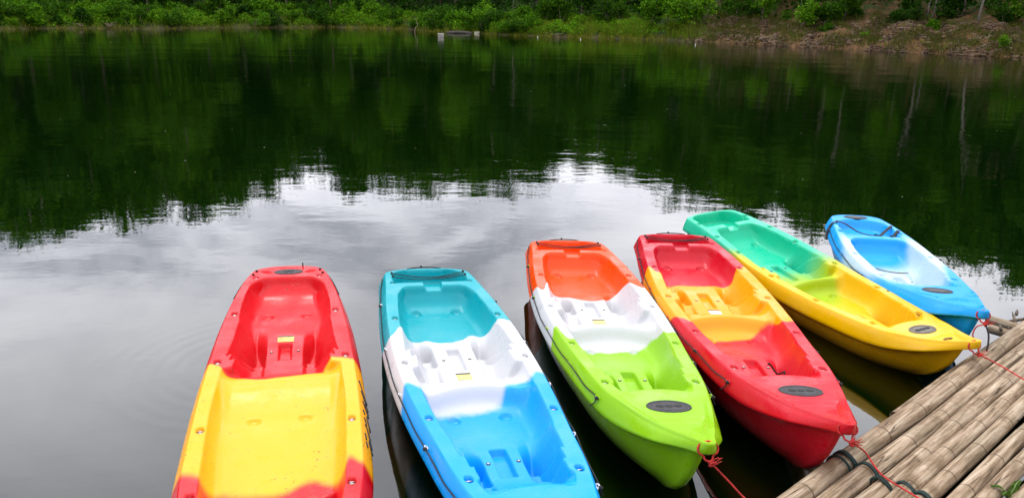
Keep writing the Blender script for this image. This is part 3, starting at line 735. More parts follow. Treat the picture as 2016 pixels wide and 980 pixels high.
# ================================================================== kayaks
RED, YEL, TEAL, WHT, BLUE = (.56, .001, .006), (.84, .355, .0), (.0, .29, .34), (.50, .50, .515), (.0, .28, .76)
ORA, LIME, MINT, YEL2, SKY = (.72, .060, .0), (.215, .45, .0), (.004, .42, .24), (.70, .40, .0), (.004, .29, .74)
def kayak_material(name, K, cols, bounds, soft=.012, amp=.05, dirt=.25, edge=9.0, ior=1.36):
    """plastic in bands of colour; bounds = for each change of colour a list of (across, along)"""
    m, t, p, out = new_mat(name)
    oc = t.add('ShaderNodeTexCoord').outputs['Object']; s = t.add('ShaderNodeSeparateXYZ', {0: oc})
    u = t.math('SUBTRACT', K.L/2, s.outputs[1])
    wf = t.math('MULTIPLY_ADD', s.outputs[0], 1/.9, .5)
    n = t.math('ADD', t.math('MULTIPLY', t.math('SUBTRACT', t.noise(oc, edge, 5, .65), .5), amp), t.math('MULTIPLY', t.math('SUBTRACT', t.noise(oc, 60, 2), .5), amp*.25))
    col = None
    for i, c in enumerate(cols):
        if col is None: col = (*c, 1); continue
        fc = t.add('ShaderNodeFloatCurve'); cm = fc.mapping; cv = cm.curves[0]
        pts = sorted(bounds[i-1]); pts = [((a+.45)/.9, b/K.L) for a, b in pts]
        pts = [(0, pts[0][1])] + pts + [(1, pts[-1][1])]
        cv.points[0].location = pts[0]; cv.points[1].location = pts[-1]
        for q in pts[1:-1]: cv.points.new(*q)
        cm.update(); t.l.new(wf, fc.inputs['Value'])
        d = t.math('SUBTRACT', t.math('ADD', u, n), t.math('MULTIPLY', fc.outputs[0], K.L))
        sf = soft[i-1] if isinstance(soft, (list, tuple)) else soft
        f = t.smooth(d, -sf, sf)
        a = col if isinstance(col, bpy.types.NodeSocket) else col
        col = t.mix(f, a, c)
    # scuffs, silt and faint mottling of the moulded plastic
    sc1 = t.smooth(t.noise(t.add('ShaderNodeMapping', {'Vector': oc, 'Scale': (4, 1, 1)}).outputs[0], 16, 6, .75), .60, .78)
    sc2 = t.smooth(t.noise(oc, 3.0, 5, .6), .45, .75)
    dk = t.math('MULTIPLY', t.math('MULTIPLY', sc1, sc2), dirt)
    hs = t.add('ShaderNodeHueSaturation', {'Saturation': 1.0, 'Value': .62, 'Color': col})
    col = t.mix(dk, col, hs.outputs[0])
    # grit and leaf crumbs lying on the deck, thickest where water collects
    spk = t.smooth(t.noise(oc, 75, 3, .6), .645, .68); zone = t.smooth(t.noise(oc, 4.5, 4, .6), .42, .62)
    col = t.mix(t.math('MULTIPLY', t.math('MULTIPLY', spk, zone), min(1.0, dirt*2.2)), col, (.05, .035, .015))
    scr = t.noise(t.add('ShaderNodeMapping', {'Vector': oc, 'Scale': (1.2, 14, 6), 'Rotation': (0, 0, .35)}).outputs[0], 9, 3, .6)
    col = t.mix(t.math('MULTIPLY', t.smooth(t.math('ABSOLUTE', t.math('SUBTRACT', scr, .5)), .010, .0), t.math('MULTIPLY', zone, .22)), col, (.55, .53, .51))
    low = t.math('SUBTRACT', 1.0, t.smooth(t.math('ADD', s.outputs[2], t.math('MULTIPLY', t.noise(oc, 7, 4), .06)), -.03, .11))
    col = t.mix(t.math('MULTIPLY', low, .6), col, (.035, .03, .015))          # slime along the water line, spread up the hull as painted shading
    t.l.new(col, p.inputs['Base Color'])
    rg = t.math('MULTIPLY_ADD', t.smooth(t.noise(oc, 5, 5, .65), .35, .65), .30, .22); t.l.new(rg, p.inputs['Roughness'])
    p.inputs['IOR'].default_value = ior
    h = t.math('ADD', t.math('MULTIPLY', t.noise(oc, 140, 2), .25), t.noise(oc, 22, 3))
    b = t.add('ShaderNodeBump', {'Height': h, 'Strength': .22, 'Distance': .004}); t.l.new(b.outputs[0], p.inputs['Normal'])
    return m
M_BLACK = plain('black_rubber', (.022, .022, .025), .6, var=.35, vscale=30, bump=.25, bscale=90)
M_HOLE = plain('hole_black', (.004, .004, .004), .7)
M_CORD = plain('black_cord', (.010, .010, .012), .75, bump=.6, bscale=300)
M_STEEL = plain('steel', (.45, .44, .42), .38, 1.0, var=.1)
M_STICK = plain('sticker_yellow', (.80, .66, .16), .5, var=.12, vscale=60)
M_STICKW = plain('sticker_white', (.75, .72, .62), .5, var=.12, vscale=60)
M_STICKD = plain('sticker_header', (.07, .06, .04), .5, var=.5, vscale=120)
M_GREYH = plain('hatch_grey', (.10, .082, .055), .45, var=.25, vscale=40)
M_DGREY = plain('hatch_dark_grey', (.045, .042, .045), .45, var=.3, vscale=40)
TAN, SLM, SNG, WID = Tandem(), Slim(), Single(), Wide()
def hull_mesh(K, nu, nw):
    G, q = build(K, nu, nw)
    V = np.stack([G[:, 0], K.L/2-G[:, 1], G[:, 2]], -1)
    me = mesh_np('hull', V, q)
    import bmesh
    bm = bmesh.new(); bm.from_mesh(me); bmesh.ops.remove_doubles(bm, verts=bm.verts, dist=2e-5); bmesh.ops.recalc_face_normals(bm, faces=bm.faces)
    bm.to_mesh(me); bm.free(); me.polygons.foreach_set('use_smooth', np.full(len(me.polygons), True)); return me
HULLS = {'tan': hull_mesh(TAN, 560, 132), 'slm': hull_mesh(SLM, 480, 110), 'sng': hull_mesh(SNG, 420, 110), 'wid': hull_mesh(WID, 560, 132)}
def deck_pt(K, u, w, dz=0.0): return (w, K.L/2-u, float(K.z(np.array(float(u)), np.array(float(w))))+dz)
def side_pt(K, u, f, sg, out=0.0):
    """a point on the sloping band below the rim, f = 0 at the rim, 1 at the moulding line"""
    W = float(K.W(np.array(float(u)))); e = min(1, W/.1)
    return (sg*(W+(.009+f*.036)*e+out), K.L/2-u, .27+float(K.sheer(np.array(float(u))))-(.010+f*.086)*(1-.55*float(sst(.8, 1, u/K.L)))+out*.45)
def hatch(root, K, u0, rw, ru, mat, kind):
    sl = float(K.sheer(np.array(u0+.05))-K.sheer(np.array(u0-.05)))/.1
    z = .27+float(K.sheer(np.array(u0)))-.009
    m = MB(); m.add(*disc((0, 0, 0), rw, ru, .011))
    a = np.linspace(0, 2*np.pi, 33); m.add(*tube(np.stack([rw*1.0*np.cos(a), ru*1.0*np.sin(a), np.full(33, .008)], -1), .0055, 6, False))
    a = np.linspace(0, 2*np.pi, 33); m.add(*tube(np.stack([rw*.80*np.cos(a), ru*.80*np.sin(a), np.full(33, .0105)], -1), .0022, 5, False))
    h = obj('hatch_cover', m.mesh('hatch_cover'), mat, root, loc=(0, K.L/2-u0, z)); h.rotation_euler = (-math.atan(sl), 0, 0)
    if kind == 'grips':
        for x in (-.042, 0, .042):
            g = MB(); g.add(*disc((0, 0, 0), .0185, .0145, .002, 18)); obj('finger_grip', g.mesh('finger_grip'), M_HOLE, h, loc=(x*rw/.098, 0, .0112))
    if kind == 'bowl':
        g = MB(); g.add(*disc((0, 0, 0), rw*.74, ru*.70, .002, 26)); obj('hatch_centre', g.mesh('hatch_centre'), M_DGREY, h, loc=(0, 0, .0112))
    if kind == 'emblem':
        g = MB(); g.add(*tube(catmull([(-.030, .006, 0), (-.012, -.010, 0), (.0, .010, 0), (.012, -.010, 0), (.030, .006, 0)], 5), .0042, 6)); obj('emblem', g.mesh('emblem'), M_HOLE, h, loc=(0, 0, .012))
    return h
_bar = tube_mesh('strap_bar', [(-.0145, 0, 0), (.0145, 0, 0)], .0034, 8)
_bar.materials.append(M_STEEL)
_scr = MB(); _scr.add(*disc((0, 0, 0), .0095, .0095, .003, 16)); _scr = _scr.mesh('screw'); _scr.materials.append(M_CORD)
_scd = MB(); _scd.add(*disc((0, 0, 0), .0055, .0055, .002, 12)); _scd = _scd.mesh('screw_head'); _scd.materials.append(M_STEEL)
def fittings(root, K, bars=True):
    for u0, w0 in K.holes:
        z = .27+float(K.sheer(np.array(u0)))
        if bars:
            for sg in (-1, 1):
                for dy in ((0,) if K is not WID else (-.006, .006)):
                    obj('strap_bar', _bar, None, root, loc=(sg*w0, K.L/2-u0+dy, z-.012))
    for u0, w0 in K.screws:
        for sg in (-1, 1):
            s = obj('screw', _scr, None, root, loc=deck_pt(K, u0, sg*w0, -.0005)); obj('screw_head', _scd, None, s, loc=(0, 0, .0026))
def pad_eye_mesh():
    m = MB(); m.add(*tube(catmull([(0, -.013, 0), (0, -.010, .008), (0, 0, .012), (0, .010, .008), (0, .013, 0)], 4), .0040, 6)); m.add(*disc((0, 0, -.004), .009, .019, .006, 14)); return m.mesh('pad_eye')
_eye = pad_eye_mesh()
def deck_lines(root, K, st, mat_eye, u_start=None, tail=True, sides=(-1, 1)):
    for sg in sides:
        P = []
        if u_start is not None: P.append(side_pt(K, u_start, .15, sg, .006))
        for i, u0 in enumerate(st):
            if P:
                pu = K.L/2-P[-1][1]
                for q, fr in ((.33, .50), (.66, .54)): P.append(side_pt(K, pu+(u0-pu)*q, fr, sg, .006))
            P.append(side_pt(K, u0, .45, sg, .012))
            e = obj('pad_eye', _eye if mat_eye is None else mm(_eye, mat_eye), None, root, loc=side_pt(K, u0, .45, sg, .0))
            e.rotation_euler = (0, sg*R(62), 0)
        if tail: P += [side_pt(K, st[-1]+.012, .75, sg, .010), side_pt(K, st[-1]-.004, 1.05, sg, .012)]
        obj('deck_line', tube_mesh('deck_line', catmull(P, 6), .0034, 6), M_CORD, root)
        for i, u0 in enumerate(st):        # knots
            if i in (0, len(st)-1) or rng.random() < .4:
                m = MB(); c = np.array(side_pt(K, u0+.015, .5, sg, .012)); m.add(*tube(c+np.array([(0, -.010, 0), (.002, -.004, .003), (0, .004, 0), (0, .010, -.002)]), [.004, .009, .009, .004], 8)); obj('knot', m.mesh('knot'), M_CORD, root)
def bungee(root, K):
    for pts in ([(-.238, .150), (-.1, .205), (0, .222), (.1, .205), (.236, .148)], [(-.236, .155), (-.12, .190), (0, .228), (.12, .222), (.240, .185)], [(-.246, .225), (-.215, .245), (-.09, .262), (.09, .260), (.215, .240), (.246, .220)]):
        P = [(w, K.L/2-u, .27+float(K.sheer(np.array(u)))+(.007 if abs(w) > .2 else -.004)) for w, u in pts]
        obj('bungee_cord', tube_mesh('bungee_cord', catmull(P, 6), .0032, 6), M_CORD, root)
    for sg in (-1, 1):
        for u0 in (.15, .222):
            m = MB(); m.add(*tube(np.array([(0, -.008, 0), (0, -.003, .004), (0, .003, .004), (0, .008, 0)]), [.004, .009, .009, .004], 8)); obj('knot', m.mesh('knot'), M_CORD, root, loc=(sg*.246, K.L/2-u0, .27+float(K.sheer(np.array(u0)))+.006))
    z = .27+float(K.sheer(np.array(0.)))
    h = MB(); h.add(*tube(catmull([(-.12, K.L/2+.012, z-.004), (-.06, K.L/2+.018, z+.001), (.0, K.L/2+.020, z+.002), (.06, K.L/2+.018, z+.001), (.12, K.L/2+.012, z-.004)], 5), .0045, 6)); h.add(*disc((-.02, K.L/2+.020, z+.003), .007, .007, .012, 12))
    obj('carry_cord', h.mesh('carry_cord'), M_CORD, root)
def sticker(root, K, u0, u1, hw, mat, shift=0.0):
    z = float(K.z(np.array((u0+u1)/2), np.array(0.)))
    def plate(ua, ub, dz):
        n = 5; uu = np.linspace(ua, ub, n); V = [];
        for u_ in uu:
            for w_ in (-hw+shift, hw+shift): V.append(deck_pt(K, u_, w_, dz))
        return mesh_np('plate', V, [[2*i, 2*i+1, 2*i+3, 2*i+2] for i in range(n-1)])
    s = obj('warning_sticker', plate(u0+(u1-u0)*.22, u1, .0022), mat, root); obj('sticker_header', plate(u0, u0+(u1-u0)*.20, .0024), M_STICKD, s)
def kayak(name, key, K, pose, mat, label):
    x, y, yaw, tilt, heel = pose
    c = np.array([x, y])+np.array([math.sin(yaw), -math.cos(yaw)])*K.L/2
    r = obj(name, None, loc=(c[0], c[1], 0), label=label, cat='kayak', group='moored kayaks')
    r.rotation_euler = (-tilt, -heel, yaw)
    h = obj('hull', HULLS[key], None, r)
    if not HULLS[key].materials: HULLS[key].materials.append(mat)
    h.material_slots[0].link = 'OBJECT'; h.material_slots[0].material = mat
    return r
def kmat(r): return Matrix.Translation(r.location) @ r.rotation_euler.to_matrix().to_4x4()
def kw(r, p): return np.array((kmat(r) @ Vector(p))[:])

# 1 red / yellow, nearest on the left
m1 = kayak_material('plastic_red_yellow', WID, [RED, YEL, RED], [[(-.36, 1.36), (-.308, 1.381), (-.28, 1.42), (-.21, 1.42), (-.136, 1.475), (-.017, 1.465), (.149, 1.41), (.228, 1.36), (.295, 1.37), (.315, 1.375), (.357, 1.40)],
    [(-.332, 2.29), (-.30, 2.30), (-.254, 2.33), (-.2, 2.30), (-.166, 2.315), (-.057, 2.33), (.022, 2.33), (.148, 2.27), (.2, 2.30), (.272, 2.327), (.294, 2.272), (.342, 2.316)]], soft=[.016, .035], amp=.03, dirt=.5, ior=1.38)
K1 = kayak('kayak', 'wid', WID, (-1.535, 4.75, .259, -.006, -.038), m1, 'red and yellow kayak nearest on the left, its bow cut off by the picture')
hatch(K1, WID, .15, .088, .05, M_BLACK, 'emblem'); fittings(K1, WID); sticker(K1, WID, .86, .95, .045, plain('sticker_worn', (.75, .42, .10), .5, var=.3, vscale=60))
for sg in (-1, 1):
    for u0 in (.12, .2):
        m = MB(); m.add(*disc((0, 0, 0), .009, .007, .010, 12)); obj('rivet', m.mesh('rivet'), M_CORD, K1, loc=deck_pt(WID, u0, sg*(float(WID.W(np.array(u0)))-.022), 0))
    P = [side_pt(WID, u_, .3, sg, .004) for u_ in (.10, .22, .35, .5)]
    obj('deck_line', tube_mesh('deck_line', catmull(P, 5), .004, 6), M_CORD, K1)
o = obj('peg', tube_mesh('peg', [(0, 0, 0), (0, 0, .018), (0, 0, .03)], [.004, .004, .003], 8), M_CORD, K1, loc=deck_pt(WID, .03, .09, 0))
# black brush lettering on the outer right side
strokes = [[(1.60, .10), (1.66, .55), (1.72, .95)], [(1.68, .25), (1.73, .6), (1.78, 1.0)], [(1.70, .95), (1.78, .55), (1.84, .95)], [(1.77, .30), (1.80, .62)], [(1.80, 1.0), (1.88, .7), (1.95, 1.02)], [(1.86, .25), (1.88, .38)],
           [(1.92, .30), (1.95, .5), (1.98, .35)], [(1.97, .5), (2.04, .8), (2.10, 1.0)], [(2.02, .95), (2.08, .7), (2.14, 1.0)], [(2.06, .25), (2.10, .33)], [(2.12, .3), (2.15, .42)]]
m = MB()
for st in strokes: m.add(*tube(catmull([side_pt(WID, u_, f_, 1, .001) for u_, f_ in st], 5), .0050, 6))
obj('brush_lettering', m.mesh('brush_lettering'), M_CORD, K1)['label'] = 'black hand-painted lettering on the side'
# 2 turquoise / white / blue
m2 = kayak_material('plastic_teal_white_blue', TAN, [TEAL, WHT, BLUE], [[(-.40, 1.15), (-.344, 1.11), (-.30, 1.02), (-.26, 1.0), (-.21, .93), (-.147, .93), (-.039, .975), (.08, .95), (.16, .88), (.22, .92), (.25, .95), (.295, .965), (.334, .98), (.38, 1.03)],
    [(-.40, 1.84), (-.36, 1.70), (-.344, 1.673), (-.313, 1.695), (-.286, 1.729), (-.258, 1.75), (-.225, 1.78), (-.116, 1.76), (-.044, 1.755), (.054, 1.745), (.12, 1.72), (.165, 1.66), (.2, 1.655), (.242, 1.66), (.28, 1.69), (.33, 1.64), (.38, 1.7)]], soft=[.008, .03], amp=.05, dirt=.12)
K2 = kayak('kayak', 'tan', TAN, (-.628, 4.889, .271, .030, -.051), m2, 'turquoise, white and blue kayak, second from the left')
# 3 orange / white / lime
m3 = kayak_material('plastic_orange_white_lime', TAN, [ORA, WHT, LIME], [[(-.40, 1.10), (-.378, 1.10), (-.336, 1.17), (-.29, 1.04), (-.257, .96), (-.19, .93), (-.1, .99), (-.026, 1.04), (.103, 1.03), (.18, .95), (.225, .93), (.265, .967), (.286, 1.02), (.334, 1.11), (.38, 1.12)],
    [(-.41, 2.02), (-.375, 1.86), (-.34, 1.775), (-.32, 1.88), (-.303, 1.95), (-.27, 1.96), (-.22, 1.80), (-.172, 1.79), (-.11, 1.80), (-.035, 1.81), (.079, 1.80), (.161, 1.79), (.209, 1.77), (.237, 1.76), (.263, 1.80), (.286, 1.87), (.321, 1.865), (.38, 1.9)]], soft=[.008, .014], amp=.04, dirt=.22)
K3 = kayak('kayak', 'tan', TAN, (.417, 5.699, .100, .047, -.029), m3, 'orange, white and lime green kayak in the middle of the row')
# 4 red / yellow / red
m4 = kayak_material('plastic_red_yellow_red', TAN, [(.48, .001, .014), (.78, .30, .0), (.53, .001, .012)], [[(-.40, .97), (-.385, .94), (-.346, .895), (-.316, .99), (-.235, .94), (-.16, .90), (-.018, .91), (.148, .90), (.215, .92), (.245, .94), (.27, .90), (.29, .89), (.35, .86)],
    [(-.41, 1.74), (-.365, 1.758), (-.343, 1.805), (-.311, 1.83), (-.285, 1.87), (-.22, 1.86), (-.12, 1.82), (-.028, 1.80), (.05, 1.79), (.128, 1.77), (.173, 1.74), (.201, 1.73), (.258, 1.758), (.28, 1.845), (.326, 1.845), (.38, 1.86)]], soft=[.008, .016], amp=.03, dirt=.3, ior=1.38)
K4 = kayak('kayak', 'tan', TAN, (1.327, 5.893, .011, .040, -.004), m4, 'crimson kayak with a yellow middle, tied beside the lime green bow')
for k_, em, stm in ((K2, None, M_STICK), (K3, None, M_STICK), (K4, None, M_STICKW)):
    hatch(k_, TAN, 2.835, .098, .064, M_BLACK, 'grips'); fittings(k_, TAN); bungee(k_, TAN); sticker(k_, TAN, 1.372, 1.455, .040, stm)
    deck_lines(k_, TAN, (.59, 1.19, 1.70, 2.20, 2.62), {K2: plain('eye_white', (.6, .6, .62), .5), K3: plain('eye_lime', (.25, .45, .0), .5), K4: plain('eye_red', (.5, .01, .02), .5)}[k_], .17)
obj('wire_hook', tube_mesh('wire_hook', catmull([deck_pt(TAN, 2.215, .075, .01), deck_pt(TAN, 2.195, .095, .006), deck_pt(TAN, 2.215, .135, .05), deck_pt(TAN, 2.25, .16, .075), deck_pt(TAN, 2.275, .125, .05), deck_pt(TAN, 2.275, .085, .006)], 6), .0045, 6), M_CORD, K4)
# 5 mint / yellow
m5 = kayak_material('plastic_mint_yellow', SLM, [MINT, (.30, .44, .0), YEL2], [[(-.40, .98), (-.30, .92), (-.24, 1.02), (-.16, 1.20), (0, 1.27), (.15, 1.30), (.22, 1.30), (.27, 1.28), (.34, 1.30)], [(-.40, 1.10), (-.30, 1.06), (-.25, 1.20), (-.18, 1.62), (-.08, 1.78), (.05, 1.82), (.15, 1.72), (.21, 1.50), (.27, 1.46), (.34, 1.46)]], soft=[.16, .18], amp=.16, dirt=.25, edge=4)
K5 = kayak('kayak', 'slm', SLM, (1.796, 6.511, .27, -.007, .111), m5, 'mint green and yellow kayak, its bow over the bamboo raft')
hatch(K5, SLM, 2.56, .075, .06, M_GREYH, 'grips'); fittings(K5, SLM, False)
M_EYE5 = plain('fitting_ochre', (.30, .16, .01), .5)
for u0, w0 in SLM.holes[1:]:
    for sg in (-1, 1):
        for dy in (-.016, .016):
            m = MB(); m.add(*disc((0, 0, 0), .008, .010, .003, 14)); obj('strap_slot', m.mesh('strap_slot'), M_EYE5, K5, loc=(sg*w0, SLM.L/2-u0+dy, .27+float(SLM.sheer(np.array(u0)))-.020))
a = np.linspace(0, 2*np.pi, 21)
obj('deck_mark', tube_mesh('deck_mark', [deck_pt(SLM, 2.735+.012*math.cos(q), .01+.026*math.sin(q), .002) for q in a], .0035, 5), plain('mark_brown', (.10, .05, .02), .6), K5)
# 6 blue / white single
m6 = kayak_material('plastic_blue_white', SNG, [SKY, (.38, .50, .60), SKY], [[(-.40, 1.05), (-.33, .95), (-.29, .72), (-.25, .62), (-.2, .95), (-.1, 1.0), (.04, .98), (.122, .93), (.187, .86), (.25, .62), (.33, .72)],
    [(-.40, 1.28), (-.34, 1.34), (-.31, 1.52), (-.26, 1.66), (-.22, 1.70), (-.12, 1.74), (.012, 1.72), (.15, 1.62), (.21, 1.50), (.26, 1.32), (.33, 1.2)]], soft=[.14, .10], amp=.18, dirt=.15, edge=5)
K6 = kayak('kayak', 'sng', SNG, (3.057, 6.407, -.131, .009, .003), m6, 'short blue and white kayak, farthest on the right')
hatch(K6, SNG, .085, .095, .05, M_BLACK, 'bowl'); hatch(K6, SNG, 1.875, .09, .062, M_BLACK, 'bowl'); fittings(K6, SNG, False)
deck_lines(K6, SNG, (.36, .94, 1.42, 1.79), plain('eye_blue', (.02, .22, .55), .5), None)
def strap(P, r, wide, root, mat):
    P = catmull(P, 6); V, F = tube(P, r, 8); c = np.repeat(P, 8, 0); V = c+(V-c)*np.array([1, 1, .35]); m = MB(); m.add(V, F); obj('webbing_strap', m.mesh('webbing_strap'), mat, root)
def wp(u_, w_, dz): return (w_, SNG.L/2-u_, .27+float(SNG.sheer(np.array(u_)))+dz)
strap([wp(.27, -.215, .012), wp(.34, -.16, .01), wp(.45, -.08, -.02), wp(.545, -.01, -.012), wp(.575, .06, .0)], .011, 1, K6, M_CORD)
strap([wp(.575, .02, .004), wp(.50, .08, -.03), wp(.42, .14, -.02), wp(.345, .215, .010)], .014, 1, K6, M_CORD)
strap([wp(.60, .135, .006), wp(.53, .17, -.03), wp(.455, .235, .008)], .016, 1, K6, M_CORD)
strap([wp(.30, -.21, .012), wp(.31, -.255, .0), wp(.36, -.30, -.06), wp(.42, -.315, -.11)], .010, 1, K6, M_CORD)
obj('fallen_twig', tube_mesh('fallen_twig', catmull([deck_pt(SNG, .98, -.08, .006), deck_pt(SNG, 1.05, -.02, .005), deck_pt(SNG, 1.08, .06, .005), deck_pt(SNG, 1.06, .13, .012)], 5), .004, 6), M_TWIG).matrix_world = kmat(K6)
bpy.data.objects['fallen_twig']['label'] = 'thin dry twig lying in the blue and white kayak'; bpy.data.objects['fallen_twig']['category'] = 'twig'

# ================================================================== bamboo raft
def bamboo_material():
    m, t, p, out = new_mat('weathered_bamboo')
    oc = t.add('ShaderNodeTexCoord').outputs['Object']; rnd = t.add('ShaderNodeObjectInfo').outputs['Random']
    off = t.add('ShaderNodeCombineXYZ', {0: t.math('MULTIPLY', rnd, 37.0), 1: t.math('MULTIPLY', rnd, 11.0), 2: 0.0}).outputs[0]
    v = t.add('ShaderNodeVectorMath', {0: oc, 1: off}, operation='ADD').outputs[0]
    st = t.add('ShaderNodeMapping', {'Vector': v, 'Scale': (1.6, 26, 26)}).outputs[0]
    fib = t.noise(st, 2.2, 5, .65); big = t.noise(v, 5.0, 5, .6); spk = t.noise(v, 42, 4, .7)
    c = t.ramp(fib, [(.30, (.085, .052, .030)), (.44, (.215, .148, .090)), (.56, (.35, .265, .180)), (.70, (.48, .395, .295))])
    c = t.mix(t.math('MULTIPLY', t.smooth(big, .50, .68), .75), c, t.ramp(fib, [(.3, (.05, .027, .013)), (.6, (.175, .108, .055)), (.75, (.29, .21, .13))]))
    c = t.mix(t.math('MULTIPLY', t.smooth(spk, .60, .72), .6), c, (.035, .025, .017))
    c = t.mix(t.math('MULTIPLY', t.smooth(t.noise(v, 1.7, 3), .52, .68), .22), c, (.09, .09, .055))
    cr = t.noise(t.add('ShaderNodeMapping', {'Vector': v, 'Scale': (.55, 15, 15)}).outputs[0], 1.5, 2, .4)
    crack = t.math('MULTIPLY', t.smooth(t.math('ABSOLUTE', t.math('SUBTRACT', cr, .5)), .012, .0), t.smooth(t.noise(v, 2.3, 2), .48, .56))
    c = t.mix(t.math('MULTIPLY', crack, .9), c, (.025, .016, .010))
    at = t.add('ShaderNodeAttribute', attribute_name='node_line')
    c = t.mix(t.math('MULTIPLY', at.outputs['Fac'], .85), c, (.035, .022, .014))
    t.l.new(c, p.inputs['Base Color']); p.inputs['Roughness'].default_value = .66; p.inputs['Specular IOR Level'].default_value = .15
    h = t.math('SUBTRACT', t.math('ADD', t.math('MULTIPLY', fib, .6), t.math('MULTIPLY', spk, .3)), t.math('MULTIPLY', crack, 1.2))
    b = t.add('ShaderNodeBump', {'Height': h, 'Strength': .55, 'Distance': .006}); t.l.new(b.outputs[0], p.inputs['Normal'])
    return m
M_BAM = bamboo_material()
PA = R(40.2); PT = np.array([math.cos(PA), math.sin(PA)]); PN = np.array([math.sin(PA), -math.cos(PA)])
raft = obj('bamboo_raft', None, loc=(PT[0]*3+PN[0]*-.9, PT[1]*3+PN[1]*-.9, 0), label='raft of weathered grey bamboo poles lashed side by side', cat='raft')
raft.rotation_euler = (0, 0, PA)          # local x along the poles, local -y = offset towards the viewer
def to_raft(s, n, z): return (s-3.0, -(n+.9), z)
def bamboo(s0, s1, r, nodes, seed, bend=.008, hollow=True):
    rr = np.random.default_rng(seed)
    xs = set(np.round(np.linspace(s0, s1, int((s1-s0)/.06)), 4)); nd = []
    for q in nodes:
        if s0+.02 < q < s1-.02:
            for d in (-.020, -.008, -.0035, 0, .0035, .008, .020): xs.add(round(q+d, 4))
            nd.append(q)
    xs = np.array(sorted(xs)); nd = np.array(nd) if nd else np.array([99.])
    dn = xs[:, None]-nd[None]; dm = np.abs(dn).min(1)
    rad = r*(1+.035*np.exp(-(dm/.010)**2)-.075*np.exp(-(dm/.0030)**2)) * (1-.02*np.sin((xs-s0)*1.1+seed)) * np.interp(xs, [s0, s1], [1.03, .95])
    mark = np.exp(-(dm/.0035)**2)
    y = bend*np.sin((xs-s0)*1.5+seed)+.004*np.sin((xs-s0)*4.3+seed*2); z = bend*.6*np.sin((xs-s0)*1.9+seed*3)
    P = np.stack([xs-3.0, y, z], -1); S = 20
    V, F = tube(P, rad, S, False)
    m = MB(); m.add(V, F)
    if hollow:                         # cut ends show the hollow stem
        for e, sgn in ((0, -1), (len(xs)-1, 1)):
            a = np.linspace(0, 2*np.pi, S, endpoint=False); c = P[e]; rim = V[e*S:(e+1)*S]
            inn = c+(rim-c)*.72; deep = inn+np.array([-sgn*.06, 0, 0]); W_ = np.concatenate([rim, inn, deep]); FF = []
            for j in range(S):
                k = (j+1) % S; q = [(j, k, S+k, S+j), (S+j, S+k, 2*S+k, 2*S+j)]
                FF += [f[::-1] for f in q] if sgn < 0 else q
            FF.append(tuple(2*S+j for j in range(S))); m.add(W_, FF)
    me = m.mesh('bamboo_pole')
    at = me.attributes.new('node_line', 'FLOAT', 'POINT'); vals = np.zeros(len(me.vertices), np.float32); vals[:len(V)] = np.repeat(mark, S); at.data.foreach_set('value', vals)
    return me
POLES = [(-1.180, .0505, [2.24, 2.593, 2.93, 3.282, 3.642, 4.014, 4.379, 4.751, 5.092, 5.43, 5.8, 6.15], .0), (-1.077, .0455, [2.15, 2.52, 2.891, 3.289, 3.666, 4.024, 4.368, 4.703, 5.04, 5.4, 5.75], .0), (-.994, .0405, [2.2, 2.56, 2.909, 3.26, 3.614, 3.94, 4.299, 4.66, 5.02, 5.4], .001),
         (-.916, .0395, [2.2, 2.57, 2.946, 3.331, 3.702, 4.045, 4.41, 4.8, 5.15], .0), (-.842, .0370, [2.3, 2.61, 2.902, 3.165, 3.495, 3.848, 4.2, 4.55, 4.9], -.002), (-.752, .0370, [2.4, 2.76, 3.109, 3.455, 3.796, 4.15, 4.5], -.004), (-.682, .0375, [2.3, 2.68, 3.069, 3.486, 3.85, 4.2], -.002), (-.590, .042, [2.4, 2.8, 3.15, 3.55, 3.9, 4.3], -.004)]
POLES = [(a_, r_*.955, n__, z_) for a_, r_, n__, z_ in POLES]
for i, (n_, r, nd, dz) in enumerate(POLES):
    o = obj('bamboo_pole', bamboo(1.75+.05*((i*37) % 5), 6.6-.12*((i*53) % 4), r, nd, i+1), M_BAM, raft, loc=(0, -(n_+.9), .2-r+dz))
obj('bamboo_pole', bamboo(3.60, 6.2, .027, [3.95, 4.38, 4.72, 5.1, 5.5, 5.9], 21), M_BAM, raft, loc=(0, -(-1.245+.9), .105))
def cross_beam(s, n0, n1, z, r, seed):
    c = bamboo(0, n1-n0, r, [.3, .65], seed, .004); o = obj('cross_beam', c, M_BAM, raft)
    o.location = (s-3.0, -(n0+.9), z); o.rotation_euler = (0, 0, -math.pi/2); o.location += Vector((0, -3.0, 0)); return o
cross_beam(2.935, -1.345, -.40, .075, .034, 31)
cross_beam(5.42, -1.44, -.40, .080, .033, 32); cross_beam(5.27, -1.375, -.40, .085, .030, 33)
M_GROPE = plain('green_rope', (.012, .035, .030), .8, var=.4, vscale=80, bump=.9, bscale=220)
for (s_, i, turns) in ((2.925, 0, 1), (2.880, 0, 1), (2.915, 1, 1), (2.858, 2, 1), (2.905, 3, 1), (2.90, 4, 1), (5.42, 0, 2), (5.40, 1, 2)):
    n_, r, nd, dz = POLES[i]; a = np.linspace(-2.6, 2.6, 26)
    P = np.stack([s_-3.0+.010*a/2.6+.004*np.sin(3*a), -(n_+.9)+(r+.006)*np.sin(a), .2-r+dz+(r+.006)*np.cos(a)], -1)
    m = MB(); m.add(*tube(P, .0062, 7)); 
    if s_ != 2.880: m.add(*tube(P+np.array([.012, 0, -.001]), .0060, 7))
    obj('lashing', m.mesh('lashing'), M_GROPE, raft)
